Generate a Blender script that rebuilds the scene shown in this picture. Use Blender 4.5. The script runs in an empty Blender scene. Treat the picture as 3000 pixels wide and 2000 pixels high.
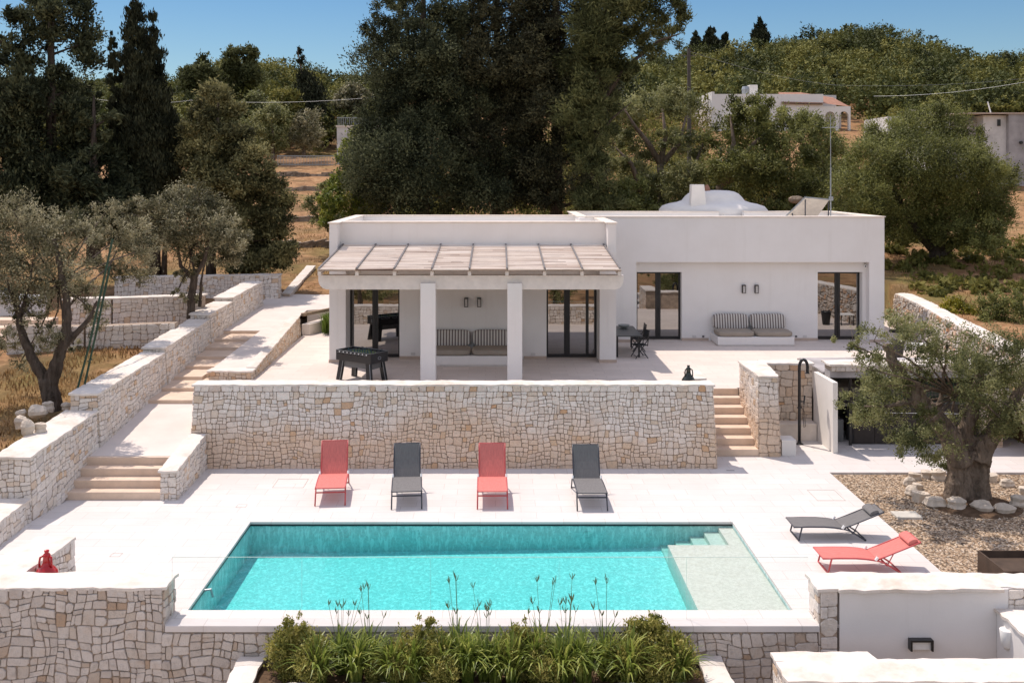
import bpy, math, random
import numpy as np
from mathutils import Vector, Matrix
R = math.radians
rnd = random.Random(7)
NP = np.random.RandomState(11)
C = bpy.context.scene.collection
scene = bpy.context.scene
# ---------------------------------------------------------------- camera, sky, sun, exposure
CAMZ = 7.43; F = 3000.0; CX = 1452.0; HY = 517.0
cam = bpy.data.cameras.new('camera'); camo = bpy.data.objects.new('camera', cam); C.objects.link(camo)
camo.location = (0, 0, CAMZ); camo.rotation_euler = (R(90), 0, 0)
cam.sensor_width = 36; cam.lens = 36.0; cam.shift_x = 0.016; cam.shift_y = -0.161
cam.clip_start = 0.1; cam.clip_end = 3000
scene.camera = camo
SUN = Vector((-0.327, 0.385, 1.0)).normalized()
w = bpy.data.worlds.new('World'); scene.world = w; w.use_nodes = True
nt = w.node_tree; nt.nodes.clear()
sky = nt.nodes.new('ShaderNodeTexSky'); sky.sky_type = 'NISHITA'; sky.sun_disc = False
sky.sun_elevation = math.asin(SUN.z); sky.sun_rotation = math.atan2(SUN.x, SUN.y)
sky.altitude = 1500; sky.air_density = 1.6; sky.dust_density = 0.0; sky.ozone_density = 4.0
bg = nt.nodes.new('ShaderNodeBackground'); bg.inputs[1].default_value = 0.15
wo = nt.nodes.new('ShaderNodeOutputWorld')
tc = nt.nodes.new('ShaderNodeTexCoord'); sx = nt.nodes.new('ShaderNodeSeparateXYZ'); nt.links.new(tc.outputs['Generated'], sx.inputs[0])
cr = nt.nodes.new('ShaderNodeValToRGB'); nt.links.new(sx.outputs[2], cr.inputs[0])   # deeper blue band low in the sky, overhead brightened and warmed to raise the fill
cr.color_ramp.elements[0].position = 0.0; cr.color_ramp.elements[0].color = (0.48, 0.52, 0.56, 1); cr.color_ramp.elements[1].position = 0.27; cr.color_ramp.elements[1].color = (2.75, 1.64, 1.12, 1)
e_ = cr.color_ramp.elements.new(0.17); e_.color = (0.29, 0.39, 0.49, 1)
mu = nt.nodes.new('ShaderNodeMix'); mu.data_type = 'RGBA'; mu.blend_type = 'MULTIPLY'; mu.inputs[0].default_value = 1.0
nt.links.new(sky.outputs[0], mu.inputs[6]); nt.links.new(cr.outputs[0], mu.inputs[7]); nt.links.new(mu.outputs[2], bg.inputs[0]); nt.links.new(bg.outputs[0], wo.inputs[0])
sl = bpy.data.lights.new('sun', 'SUN'); sl.energy = 3.3; sl.angle = R(0.5); sl.color = (1.0, 0.885, 0.785)
so = bpy.data.objects.new('sun', sl); C.objects.link(so); so.location = (-30, 40, 80)
so.rotation_euler = SUN.to_track_quat('Z', 'Y').to_euler()
scene.view_settings.view_transform = 'Standard'; scene.view_settings.look = 'None'
scene.view_settings.gamma = 1.0; scene.view_settings.exposure = 0.32
scene.view_settings.use_curve_mapping = False

def at(px, py, z=None, Y=None):
    if Y is None: Y = F * (CAMZ - z) / (py - HY)
    if z is None: z = CAMZ - (py - HY) * Y / F
    return Vector(((px - CX) * Y / F, Y, z))

# ---------------------------------------------------------------- mesh builder
ORG = {}
class MB:
    def __init__(s): s.v = []; s.f = []; s.m = []
    def add(s, vs, fs, mi=0):
        o = len(s.v); s.v += [tuple(p) for p in vs]
        for f in fs: s.f.append([i + o for i in f]); s.m.append(mi)
        return s
    def hexa(s, p, mi=0):   # p: 4 bottom (ccw from above), 4 top
        return s.add(p, [(3,2,1,0),(4,5,6,7),(0,1,5,4),(1,2,6,5),(2,3,7,6),(3,0,4,7)], mi)
    def box(s, x0, x1, y0, y1, z0, z1, mi=0):
        return s.hexa([(x0,y0,z0),(x1,y0,z0),(x1,y1,z0),(x0,y1,z0),(x0,y0,z1),(x1,y0,z1),(x1,y1,z1),(x0,y1,z1)], mi)
    def obox(s, M, sx, sy, sz, mi=0):
        ps = [M @ Vector((a*sx/2, b*sy/2, c*sz/2)) for c in (-1,1) for a,b in ((-1,-1),(1,-1),(1,1),(-1,1))]
        return s.hexa(ps, mi)
    def bar(s, a, b, wd, ht, up=(0,0,1), mi=0):
        a = Vector(a); b = Vector(b); d = (b-a); L = d.length; d.normalize(); u = Vector(up)
        x = d.cross(u)
        if x.length < 1e-4: x = Vector((1,0,0))
        x.normalize(); u = x.cross(d)
        M = Matrix((x, d, u)).transposed().to_4x4(); M.translation = (a+b)/2
        return s.obox(M, wd, L, ht, mi)
    def tube(s, pts, rad, n=8, mi=0, cap=True):
        pts = [Vector(p) for p in pts]
        if not hasattr(rad, '__len__'): rad = [rad]*len(pts)
        vs = []; prev = None
        for i, p in enumerate(pts):
            d = (pts[min(i+1, len(pts)-1)] - pts[max(i-1, 0)]).normalized()
            if prev is None:
                a = d.cross(Vector((0,0,1)))
                if a.length < 1e-3: a = Vector((1,0,0))
                a.normalize()
            else:
                a = (prev - d*prev.dot(d)).normalized()
            prev = a; b = d.cross(a)
            for k in range(n):
                t = 2*math.pi*k/n; vs.append(p + (a*math.cos(t) + b*math.sin(t))*rad[i])
        fs = []
        for i in range(len(pts)-1):
            for k in range(n):
                k2 = (k+1) % n; fs.append((i*n+k, i*n+k2, (i+1)*n+k2, (i+1)*n+k))
        if cap:
            fs.append(tuple(range(n-1, -1, -1))); fs.append(tuple((len(pts)-1)*n+k for k in range(n)))
        return s.add(vs, fs, mi)
    def lathe(s, c, prof, n=24, mi=0, sx=1, sy=1):
        vs = []; fs = []
        for r, z in prof:
            for k in range(n):
                t = 2*math.pi*k/n; vs.append((c[0]+r*math.cos(t)*sx, c[1]+r*math.sin(t)*sy, c[2]+z))
        for i in range(len(prof)-1):
            for k in range(n):
                k2 = (k+1) % n; fs.append((i*n+k, i*n+k2, (i+1)*n+k2, (i+1)*n+k))
        fs.append(tuple(range(n-1, -1, -1))); fs.append(tuple((len(prof)-1)*n+k for k in range(n)))
        return s.add(vs, fs, mi)
    def build(s, name, mats, parent=None, smooth=False, bevel=0, sub=0):
        if not isinstance(mats, (list, tuple)): mats = [mats]
        V = np.array(s.v, dtype=float)
        if parent is not None: o = np.array(ORG[parent])
        else:
            mn = V.min(0); mx = V.max(0); o = np.array(((mn[0]+mx[0])/2, (mn[1]+mx[1])/2, mn[2]))
        me = bpy.data.meshes.new(name); me.from_pydata((V-o).tolist(), [], s.f)
        for m in mats: me.materials.append(m)
        if len(mats) > 1: me.polygons.foreach_set('material_index', s.m)
        if smooth: me.polygons.foreach_set('use_smooth', [True]*len(s.f))
        me.update()
        ob = bpy.data.objects.new(name, me); C.objects.link(ob)
        if parent is not None: ob.parent = parent
        else: ob.location = o
        ORG[ob] = tuple(o)
        if bevel:
            b = ob.modifiers.new('bevel', 'BEVEL'); b.width = bevel; b.segments = 2; b.limit_method = 'ANGLE'
        if sub:
            b = ob.modifiers.new('subdivision', 'SUBSURF'); b.levels = sub; b.render_levels = sub
        return ob

def tag(o, label=None, cat=None, group=None, kind=None):
    if label: o['label'] = label
    if cat: o['category'] = cat
    if group: o['group'] = group
    if kind: o['kind'] = kind
    return o
def empty(name, loc, label, cat, group=None):
    o = bpy.data.objects.new(name, None); C.objects.link(o); o.location = loc; o.empty_display_size = 0.2
    ORG[o] = tuple(loc); return tag(o, label, cat, group)
def copy_tree(o, parent=None):
    c = o.copy(); C.objects.link(c)
    if parent is not None: c.parent = parent
    for ch in list(o.children): copy_tree(ch, c)
    return c

# ---------------------------------------------------------------- materials
def newmat(name):
    m = bpy.data.materials.new(name); m.use_nodes = True; n = m.node_tree; n.nodes.clear()
    out = n.nodes.new('ShaderNodeOutputMaterial'); return m, n, out
def N(n, t, **kw):
    x = n.nodes.new('ShaderNode'+t)
    for k, v in kw.items(): setattr(x, k, v)
    return x
def ramp(n, fac, stops):
    r = N(n, 'ValToRGB'); n.links.new(fac, r.inputs[0]); e = r.color_ramp.elements
    while len(e) < len(stops): e.new(0.5)
    for el, (p, c) in zip(e, stops): el.position = p; el.color = (*c, 1)
    return r.outputs[0]
def noise(n, scale, detail=4, rough=0.55, vec=None, dist=0):
    x = N(n, 'TexNoise'); x.inputs['Scale'].default_value = scale; x.inputs['Detail'].default_value = detail
    x.inputs['Roughness'].default_value = rough; x.inputs['Distortion'].default_value = dist
    if vec is not None: n.links.new(vec, x.inputs['Vector'])
    return x.outputs['Fac']
def pos(n, sc=(1,1,1)):
    g = N(n, 'NewGeometry'); mp = N(n, 'Mapping'); mp.inputs['Scale'].default_value = sc
    n.links.new(g.outputs['Position'], mp.inputs[0]); return mp.outputs[0]
def opos(n, sc=(1,1,1)):
    g = N(n, 'TexCoord'); mp = N(n, 'Mapping'); mp.inputs['Scale'].default_value = sc
    n.links.new(g.outputs['Object'], mp.inputs[0]); return mp.outputs[0]
def mix(n, a, b, fac, mode='MIX'):
    x = N(n, 'Mix', data_type='RGBA', blend_type=mode)
    if isinstance(fac, (int, float)): x.inputs[0].default_value = fac
    else: n.links.new(fac, x.inputs[0])
    for v, i in ((a, 6), (b, 7)):
        if isinstance(v, tuple): x.inputs[i].default_value = (*v, 1)
        else: n.links.new(v, x.inputs[i])
    return x.outputs[2]
def mrange(n, v, a, b, c, d):
    x = N(n, 'MapRange'); n.links.new(v, x.inputs[0])
    for i, q in enumerate((a, b, c, d)): x.inputs[i+1].default_value = q
    return x.outputs[0]
def bsdf(n, out, col, rough=0.7, bump=None, bs=0.3, bd=0.02, spec=0.3, metal=0.0):
    p = N(n, 'BsdfPrincipled')
    if isinstance(col, tuple): p.inputs['Base Color'].default_value = (*col, 1)
    else: n.links.new(col, p.inputs['Base Color'])
    p.inputs['Roughness'].default_value = rough; p.inputs['Metallic'].default_value = metal
    p.inputs['Specular IOR Level'].default_value = spec
    if bump is not None:
        b = N(n, 'Bump'); b.inputs['Strength'].default_value = bs; b.inputs['Distance'].default_value = bd
        n.links.new(bump, b.inputs['Height']); n.links.new(b.outputs[0], p.inputs['Normal'])
    n.links.new(p.outputs[0], out.inputs[0]); return p
MATS = {}
def simple(name, col, rough=0.5, var=0.12, scale=6, bs=0.1, spec=0.3, metal=0.0):
    if name in MATS: return MATS[name]
    m, n, out = newmat(name); nz = noise(n, scale, 5, 0.6, opos(n))
    lo = tuple(c*(1-var) for c in col); hi = tuple(min(1, c*(1+var)) for c in col)
    c = ramp(n, nz, [(0.3, lo), (0.7, hi)])
    bsdf(n, out, c, rough, noise(n, scale*9, 3), bs, 0.004, spec, metal)
    MATS[name] = m; return m

def mat_stone(name, cols, warm=None, mortar=False):
    m, n, out = newmat(name); g = N(n, 'NewGeometry')
    c = ramp(n, g.outputs['Random Per Island'], cols)
    big = noise(n, 0.55, 3, 0.5, pos(n)); fine = noise(n, 9, 6, 0.7, pos(n)); med = noise(n, 2.6, 4, 0.6, pos(n))
    if warm:   # warmer tone towards the lower courses
        s = N(n, 'SeparateXYZ'); n.links.new(g.outputs['Position'], s.inputs[0])
        zz = N(n, 'Math', operation='ADD'); n.links.new(s.outputs[2], zz.inputs[0])
        q = mrange(n, big, 0.3, 0.7, -0.5, 0.5); n.links.new(q, zz.inputs[1])
        fac = mrange(n, zz.outputs[0], warm[0], warm[1], 0.9, 0.0)
        c = mix(n, c, (0.70, 0.47, 0.29), fac, 'MULTIPLY' if False else 'MIX')
        c = mix(n, c, ramp(n, g.outputs['Random Per Island'], cols), 0.35)
    c = mix(n, c, (0.56, 0.38, 0.24), mrange(n, med, 0.55, 0.78, 0, 0.38))
    c = mix(n, c, (0.30, 0.27, 0.24), mrange(n, fine, 0.48, 0.8, 0, 0.6))
    bsdf(n, out, c, 0.9, fine, 0.9, 0.05, 0.12); return m
S_COLS = [(0.0,(0.67,0.585,0.515)),(0.2,(0.77,0.695,0.62)),(0.5,(0.85,0.78,0.71)),(0.86,(0.77,0.68,0.595)),(0.97,(0.66,0.53,0.40)),(1.0,(0.60,0.36,0.20))]
M_stone_t = mat_stone('stone_terrace', S_COLS, (0.55, 1.45))
M_stone_p = mat_stone('stone_pale', [(0.0,(0.66,0.60,0.55)),(0.4,(0.80,0.74,0.68)),(0.88,(0.74,0.66,0.58)),(1.0,(0.66,0.47,0.31))])
M_stone_g = mat_stone('stone_grey', [(0.0,(0.53,0.47,0.42)),(0.35,(0.67,0.61,0.555)),(0.75,(0.61,0.55,0.495)),(0.94,(0.57,0.50,0.43)),(1.0,(0.47,0.34,0.24))])
M_stone_w = mat_stone('stone_warm', [(0.0,(0.60,0.50,0.40)),(0.5,(0.72,0.62,0.52)),(0.85,(0.66,0.50,0.36)),(1.0,(0.60,0.36,0.2))])
M_stone_d = mat_stone('stone_dry', [(0.0,(0.15,0.115,0.085)),(0.5,(0.25,0.195,0.145)),(1.0,(0.38,0.31,0.24))])
M_mortar = simple('mortar', (0.38,0.30,0.235), 0.95, 0.3)
def mat_cap():
    m, n, out = newmat('limewashed_top'); a = noise(n, 1.6, 6, 0.65, pos(n)); b = noise(n, 14, 5, 0.7, pos(n))
    c = ramp(n, a, [(0.3, (0.58,0.50,0.42)), (0.5, (0.70,0.64,0.58)), (0.7, (0.74,0.69,0.64))])
    c = mix(n, c, (0.5,0.44,0.38), mrange(n, b, 0.6, 0.9, 0, 0.5))
    bsdf(n, out, c, 0.9, b, 0.5, 0.02, 0.1); return m
M_cap = mat_cap()
def mat_paving(name, col, bw, bh, jc, var=0.06, mortar=0.006):
    m, n, out = newmat(name); p = pos(n)
    br = N(n, 'TexBrick'); n.links.new(p, br.inputs['Vector']); br.offset = 0.37
    br.inputs['Scale'].default_value = 1.0; br.inputs['Brick Width'].default_value = bw; br.inputs['Row Height'].default_value = bh
    br.inputs['Mortar Size'].default_value = mortar; br.inputs['Mortar Smooth'].default_value = 0.1; br.inputs['Bias'].default_value = 0.0
    br.inputs['Color1'].default_value = (*[c*(1-var) for c in col], 1)
    br.inputs['Color2'].default_value = (*[min(1, c*(1+var)) for c in col], 1)
    br.inputs['Mortar'].default_value = (*jc, 1)
    a = noise(n, 0.7, 5, 0.6, p); b = noise(n, 5, 6, 0.7, pos(n, (0.4, 2.2, 1)))
    c = mix(n, br.outputs[0], tuple(q*0.86 for q in col), mrange(n, a, 0.45, 0.75, 0, 0.6))
    c = mix(n, c, (col[0]*0.84, col[1]*0.76, col[2]*0.68), mrange(n, b, 0.52, 0.8, 0, 0.5))
    bsdf(n, out, c, 0.72, br.outputs['Fac'], 0.25, -0.004, 0.25); return m
M_deck = mat_paving('limestone_paving', (0.66,0.62,0.595), 0.9, 0.42, (0.50,0.455,0.425), 0.045)
M_terr = mat_paving('terrace_paving', (0.68,0.60,0.54), 0.85, 0.35, (0.55,0.47,0.41), 0.05)
M_step = simple('cut_limestone', (0.66,0.515,0.40), 0.75, 0.1, 3)
M_ramp = simple('rendered_path', (0.68,0.605,0.55), 0.85, 0.08, 1.2)
def mat_plaster():
    m, n, out = newmat('white_plaster'); a = noise(n, 1.1, 5, .6, pos(n)); st = noise(n, 3.2, 4, .7, pos(n, (1, 1, .07))); f = noise(n, 26, 4, .7, pos(n))
    c = ramp(n, a, [(.3, (.76,.73,.705)), (.7, (.80,.775,.755))]); c = mix(n, c, (.60,.56,.52), mrange(n, st, .56, .85, 0, .30))
    c = mix(n, c, (.66,.62,.58), mrange(n, f, .6, .9, 0, .25)); bsdf(n, out, c, .92, f, .25, .008, .1); return m
M_plaster = mat_plaster()
M_plaster2 = simple('warm_plaster', (0.80,0.76,0.71), 0.9, 0.04, 2, 0.12)
M_coping = simple('coping_stone', (0.74,0.66,0.58), 0.8, 0.1, 3)
M_skirt = simple('skirting_stone', (0.50,0.40,0.33), 0.7, 0.1, 4)
M_black = simple('black_metal', (0.012,0.012,0.014), 0.35, 0.2, 8, 0.03, 0.5)
M_frame = simple('dark_frame', (0.012,0.011,0.012), 0.4, 0.15, 6, 0.03, 0.5)
M_grey_metal = simple('grey_metal', (0.32,0.34,0.36), 0.4, 0.1, 6, 0.05, 0.5, 0.6)
M_navy = simple('anthracite_metal', (0.045,0.048,0.062), 0.4, 0.1, 6, 0.05, 0.5)
M_redmetal = simple('coral_metal', (0.50,0.085,0.085), 0.4, 0.1, 6, 0.05, 0.4)
M_white = simple('white_plastic', (0.8,0.8,0.78), 0.4, 0.03, 6, 0.02, 0.4)
M_beam = simple('whitewashed_beam', (0.72,0.665,0.62), 0.85, 0.08, 5, 0.3)
M_wood = simple('weathered_wood', (0.30,0.22,0.15), 0.8, 0.25, 7, 0.3)
M_greywood = simple('greyed_batten', (0.17,0.16,0.16), 0.8, 0.25, 7, 0.3)
def mat_bark(name, col):
    m, n, out = newmat(name); a = noise(n, 9, 6, .7, pos(n, (1, 1, .22)), .6); b = noise(n, 2, 4, .6, pos(n))
    c = ramp(n, a, [(.32, tuple(x*.35 for x in col)), (.5, col), (.72, tuple(min(1, x*1.6) for x in col))]); c = mix(n, c, tuple(x*.6 for x in col), mrange(n, b, .5, .75, 0, .7))
    bsdf(n, out, c, .95, a, 1.0, .08, .08); return m
M_bark = mat_bark('bark', (0.20,0.155,0.12)); M_barkd = mat_bark('dark_bark', (0.10,0.078,0.062))
M_greenpaint = simple('green_paint', (0.03,0.06,0.035), 0.6, 0.2)
M_conc = simple('weathered_concrete', (0.36,0.34,0.34), 0.9, 0.35, 0.7, 0.4)
M_old = simple('old_plaster', (0.62,0.60,0.58), 0.9, 0.3, 0.5, 0.3)
M_beige = simple('taupe_cushion', (0.33,0.285,0.235), 0.95, 0.08, 5, 0.2, 0.1)
M_redglaze = simple('red_glaze', (0.42,0.008,0.012), 0.12, 0.2, 4, 0.02, 0.6)
M_greenglass = simple('green_glass', (0.014,0.022,0.014), 0.12, 0.2, 4, 0.02, 0.6)
M_tile = simple('terracotta_tile', (0.33,0.17,0.115), 0.85, 0.25, 3, 0.3)
M_rock = simple('limestone_rock', (0.60,0.52,0.43), 0.9, 0.28, 3, 0.9, 0.1)
M_soil = simple('soil', (0.13,0.085,0.055), 0.95, 0.4, 6, 0.8, 0.05)
M_corten = simple('corten_steel', (0.075,0.05,0.035), 0.8, 0.3, 3, 0.2)
def mat_sling(name, col):
    m, n, out = newmat(name); p = opos(n)
    w1 = N(n, 'TexWave'); w1.inputs['Scale'].default_value = 60; n.links.new(p, w1.inputs[0])
    a = noise(n, 60, 3, 0.6, opos(n, (1, 0.15, 0.15)))
    c = ramp(n, a, [(0.3, tuple(x*0.86 for x in col)), (0.7, tuple(min(1, x*1.12) for x in col))])
    bsdf(n, out, c, 0.75, w1.outputs['Fac'], 0.2, 0.002, 0.25); return m
M_coral = mat_sling('coral_sling', (0.62,0.19,0.165))
M_greysl = mat_sling('grey_sling', (0.17,0.163,0.16))
def mat_stripe():
    m, n, out = newmat('striped_fabric'); t = N(n, 'TexCoord'); s = N(n, 'SeparateXYZ'); n.links.new(t.outputs['Object'], s.inputs[0])
    a = N(n, 'Math', operation='MULTIPLY'); n.links.new(s.outputs[0], a.inputs[0]); a.inputs[1].default_value = 1/0.098
    b = N(n, 'Math', operation='FRACT'); n.links.new(a.outputs[0], b.inputs[0])
    g = N(n, 'Math', operation='GREATER_THAN'); n.links.new(b.outputs[0], g.inputs[0]); g.inputs[1].default_value = 0.52
    c = mix(n, (0.62,0.585,0.54), (0.17,0.14,0.13), g.outputs[0])
    bsdf(n, out, c, 0.95, noise(n, 40, 3), 0.2, 0.003, 0.1); return m
M_stripe = mat_stripe()
def mat_glass(name, tint=(0.9,0.95,0.93), refl=0.08, rough=0.0, fk=1.0):
    m, n, out = newmat(name); t = N(n, 'BsdfTransparent'); t.inputs[0].default_value = (*tint, 1)
    g = N(n, 'BsdfGlossy'); g.inputs['Roughness'].default_value = rough; g.inputs[0].default_value = (1,1,1,1)
    fr = N(n, 'Fresnel'); fr.inputs[0].default_value = 1.45
    mx = N(n, 'MixShader'); a = N(n, 'Math', operation='MULTIPLY_ADD'); n.links.new(fr.outputs[0], a.inputs[0]); a.inputs[1].default_value = fk; a.inputs[2].default_value = refl
    n.links.new(a.outputs[0], mx.inputs[0]); n.links.new(t.outputs[0], mx.inputs[1]); n.links.new(g.outputs[0], mx.inputs[2])
    n.links.new(mx.outputs[0], out.inputs[0]); return m
M_bal = mat_glass('balustrade_glass', (0.985,0.99,0.987), 0.0, 0, 0.15)
M_pane = mat_glass('window_glass', (0.12,0.13,0.12), 0.27)
def mat_leaf(name, dark, mid, light, nscale=0.6, trans=0.22, rough=0.55, spec=0.25, isl=0.5, tint=True):
    m, n, out = newmat(name); g = N(n, 'NewGeometry')
    a = noise(n, nscale, 3, 0.6, pos(n))
    if tint:
        at_ = N(n, 'Attribute'); at_.attribute_name = 'tint'; av = N(n, 'Math', operation='MULTIPLY_ADD'); n.links.new(at_.outputs['Fac'], av.inputs[0]); av.inputs[1].default_value = .55
        sc_ = N(n, 'Math', operation='MULTIPLY'); n.links.new(a, sc_.inputs[0]); sc_.inputs[1].default_value = .5; n.links.new(sc_.outputs[0], av.inputs[2]); a = av.outputs[0]
    x = N(n, 'Math', operation='MULTIPLY_ADD'); n.links.new(g.outputs['Random Per Island'], x.inputs[0]); x.inputs[1].default_value = isl
    y = N(n, 'Math', operation='MULTIPLY_ADD'); n.links.new(a, y.inputs[0]); y.inputs[1].default_value = 1.6; y.inputs[2].default_value = -0.3-isl/2
    n.links.new(y.outputs[0], x.inputs[2])
    c = ramp(n, x.outputs[0], [(0.15, dark), (0.5, mid), (0.9, light)])
    p = N(n, 'BsdfPrincipled'); n.links.new(c, p.inputs['Base Color']); p.inputs['Roughness'].default_value = rough
    p.inputs['Specular IOR Level'].default_value = spec
    t = N(n, 'BsdfTranslucent'); n.links.new(c, t.inputs[0]); mx = N(n, 'MixShader'); mx.inputs[0].default_value = trans
    n.links.new(p.outputs[0], mx.inputs[1]); n.links.new(t.outputs[0], mx.inputs[2]); n.links.new(mx.outputs[0], out.inputs[0]); return m
L_olive = mat_leaf('olive_leaves', (0.075,0.085,0.030), (0.18,0.19,0.072), (0.38,0.37,0.17), 0.9, .4)
L_olivegrey = mat_leaf('grey_olive_leaves', (0.055,0.055,0.028), (0.17,0.16,0.085), (0.46,0.42,0.27), 0.9, .38)
L_olived = mat_leaf('deep_olive_leaves', (0.054,0.062,0.018), (0.15,0.163,0.048), (0.30,0.305,0.10), 0.5, .42)
L_dark = mat_leaf('dark_conifer_leaves', (0.018,0.023,0.013), (0.058,0.068,0.036), (0.155,0.165,0.085), 0.35, 0.3, 0.75, 0.1)
L_brown = mat_leaf('brownish_conifer_leaves', (0.026,0.026,0.016), (0.076,0.077,0.043), (0.18,0.17,0.09), 0.3, 0.3, 0.75, 0.1)
L_cyp = mat_leaf('cypress_leaves', (0.013,0.016,0.009), (0.030,0.034,0.019), (0.075,0.078,0.042), 0.35, 0.15, 0.8, 0.1)
L_jun = mat_leaf('juniper_leaves', (0.040,0.042,0.020), (0.125,0.122,0.056), (0.31,0.285,0.13), 0.5, 0.3, 0.75, 0.1)
L_pine = mat_leaf('pine_needles', (0.042,0.048,0.02), (0.10,0.11,0.043), (0.185,0.19,0.08), 0.4, 0.3, 0.75, 0.1)
L_hill = mat_leaf('hill_foliage', (0.07,0.075,0.02), (0.15,0.15,0.04), (0.27,0.24,0.065), 0.13, 0.35, 0.7, 0.15, 0.3)
L_hillw = mat_leaf('woodland_foliage', (0.022,0.030,0.011), (0.095,0.108,0.032), (0.235,0.22,0.058), 0.06, 0.15, 0.7, 0.15, 0.2, True)
L_bright = mat_leaf('bright_leaves', (0.09,0.12,0.025), (0.20,0.25,0.045), (0.38,0.38,0.08), 0.9, .4)
L_shrub = mat_leaf('shrub_leaves', (0.085,0.10,0.02), (0.25,0.25,0.055), (0.50,0.44,0.13), 4, 0.35, 0.45, 0.35)
L_lily = mat_leaf('strap_leaves', (0.09,0.13,0.022), (0.22,0.28,0.05), (0.48,0.48,0.13), 3, 0.4, 0.4, 0.4, tint=False)
L_grass = mat_leaf('grass_blades', (0.06,0.10,0.02), (0.14,0.21,0.03), (0.26,0.32,0.07), 2, .4, tint=False)
def mat_ground():
    m, n, out = newmat('dry_grass_ground'); p = pos(n)
    a = noise(n, 0.12, 5, 0.6, p); b = noise(n, 1.3, 7, 0.7, p); d = noise(n, 7, 6, 0.75, p)
    c = ramp(n, b, [(0.25, (0.14,0.075,0.04)), (0.42, (0.28,0.155,0.08)), (0.58, (0.42,0.25,0.13)), (0.75, (0.52,0.35,0.21))])
    c = mix(n, c, (0.13,0.14,0.04), mrange(n, a, 0.52, 0.68, 0, 0.75))
    c = mix(n, c, (0.10,0.06,0.035), mrange(n, d, 0.47, 0.72, 0, 0.75))
    e2 = noise(n, .45, 4, .65, p); c = mix(n, c, (0.12,0.085,0.045), mrange(n, e2, .5, .62, 0, .6))  # dark blotches: brown soil, with tree shade painted into the colour
    bsdf(n, out, c, 0.95, d, 0.9, 0.06, 0.05); return m
M_ground = mat_ground()
def mat_gravel():
    m, n, out = newmat('gravel'); p = pos(n)
    v = N(n, 'TexVoronoi'); v.inputs['Scale'].default_value = 22; n.links.new(p, v.inputs['Vector'])
    s = N(n, 'SeparateColor'); n.links.new(v.outputs['Color'], s.inputs[0])
    c = ramp(n, s.outputs[0], [(0.0, (0.12,0.08,0.05)), (0.35, (0.34,0.235,0.15)), (0.65, (0.52,0.38,0.26)), (1.0, (0.70,0.57,0.43))])
    c = mix(n, c, (0.05,0.04,0.03), mrange(n, v.outputs['Distance'], 0.45, 0.8, 0, 0.8))
    bsdf(n, out, c, 0.9, v.outputs['Distance'], 1.0, -0.03, 0.15); return m
M_gravel = mat_gravel()
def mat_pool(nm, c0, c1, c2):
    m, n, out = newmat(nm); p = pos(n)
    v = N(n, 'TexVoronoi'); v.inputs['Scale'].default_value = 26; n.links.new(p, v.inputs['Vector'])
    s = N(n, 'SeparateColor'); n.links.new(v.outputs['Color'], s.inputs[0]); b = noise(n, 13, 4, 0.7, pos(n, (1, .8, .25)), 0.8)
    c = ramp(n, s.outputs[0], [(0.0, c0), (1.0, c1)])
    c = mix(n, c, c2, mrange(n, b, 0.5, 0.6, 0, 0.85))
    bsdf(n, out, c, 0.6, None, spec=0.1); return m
M_pool = mat_pool('pool_mosaic', (0.50,0.48,0.43), (0.60,0.58,0.525), (0.62,0.60,0.55)); M_basin = mat_pool('basin_caustics', (0.38,0.55,0.55), (0.49,0.68,0.68), (0.68,0.84,0.835))  # basin: caustic light web painted in as pale flecks, water's teal too
def mat_water():
    m, n, out = newmat('pool_water'); t = N(n, 'BsdfTransparent'); t.inputs[0].default_value = (0.97,1,1,1)
    g = N(n, 'BsdfGlossy'); g.inputs['Roughness'].default_value = 0.02
    b1 = noise(n, 3.5, 4, 0.6, pos(n), 0.6); bp = N(n, 'Bump'); bp.inputs['Strength'].default_value = 0.35; bp.inputs['Distance'].default_value = 0.03
    n.links.new(b1, bp.inputs['Height']); n.links.new(bp.outputs[0], g.inputs['Normal'])
    fr = N(n, 'Fresnel'); fr.inputs[0].default_value = 1.33; n.links.new(bp.outputs[0], fr.inputs['Normal'])
    mx = N(n, 'MixShader'); fk = N(n, 'Math', operation='MULTIPLY'); n.links.new(fr.outputs[0], fk.inputs[0]); fk.inputs[1].default_value = .55; n.links.new(fk.outputs[0], mx.inputs[0]); n.links.new(t.outputs[0], mx.inputs[1]); n.links.new(g.outputs[0], mx.inputs[2])
    n.links.new(mx.outputs[0], out.inputs[0])
    va = N(n, 'VolumeAbsorption'); va.inputs[0].default_value = (0.0,0.88,0.885,1); va.inputs[1].default_value = 0.72
    n.links.new(va.outputs[0], out.inputs[1]); return m
M_water = mat_water()
def mat_reed():
    m, n, out = newmat('reed_cane'); g = N(n, 'NewGeometry')
    a = noise(n, 3, 6, 0.7, pos(n, (0.35, 5, 5)))
    c = ramp(n, g.outputs['Random Per Island'], [(0.0, (0.22,0.14,0.11)), (0.14, (0.60,0.47,0.38)), (0.5, (0.79,0.68,0.58)), (1.0, (0.90,0.81,0.72))])
    c = mix(n, c, (0.20,0.14,0.12), mrange(n, a, 0.55, 0.75, 0, 0.7))
    bsdf(n, out, c, 0.8, None, spec=0.2); return m
M_reed = mat_reed()

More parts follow.
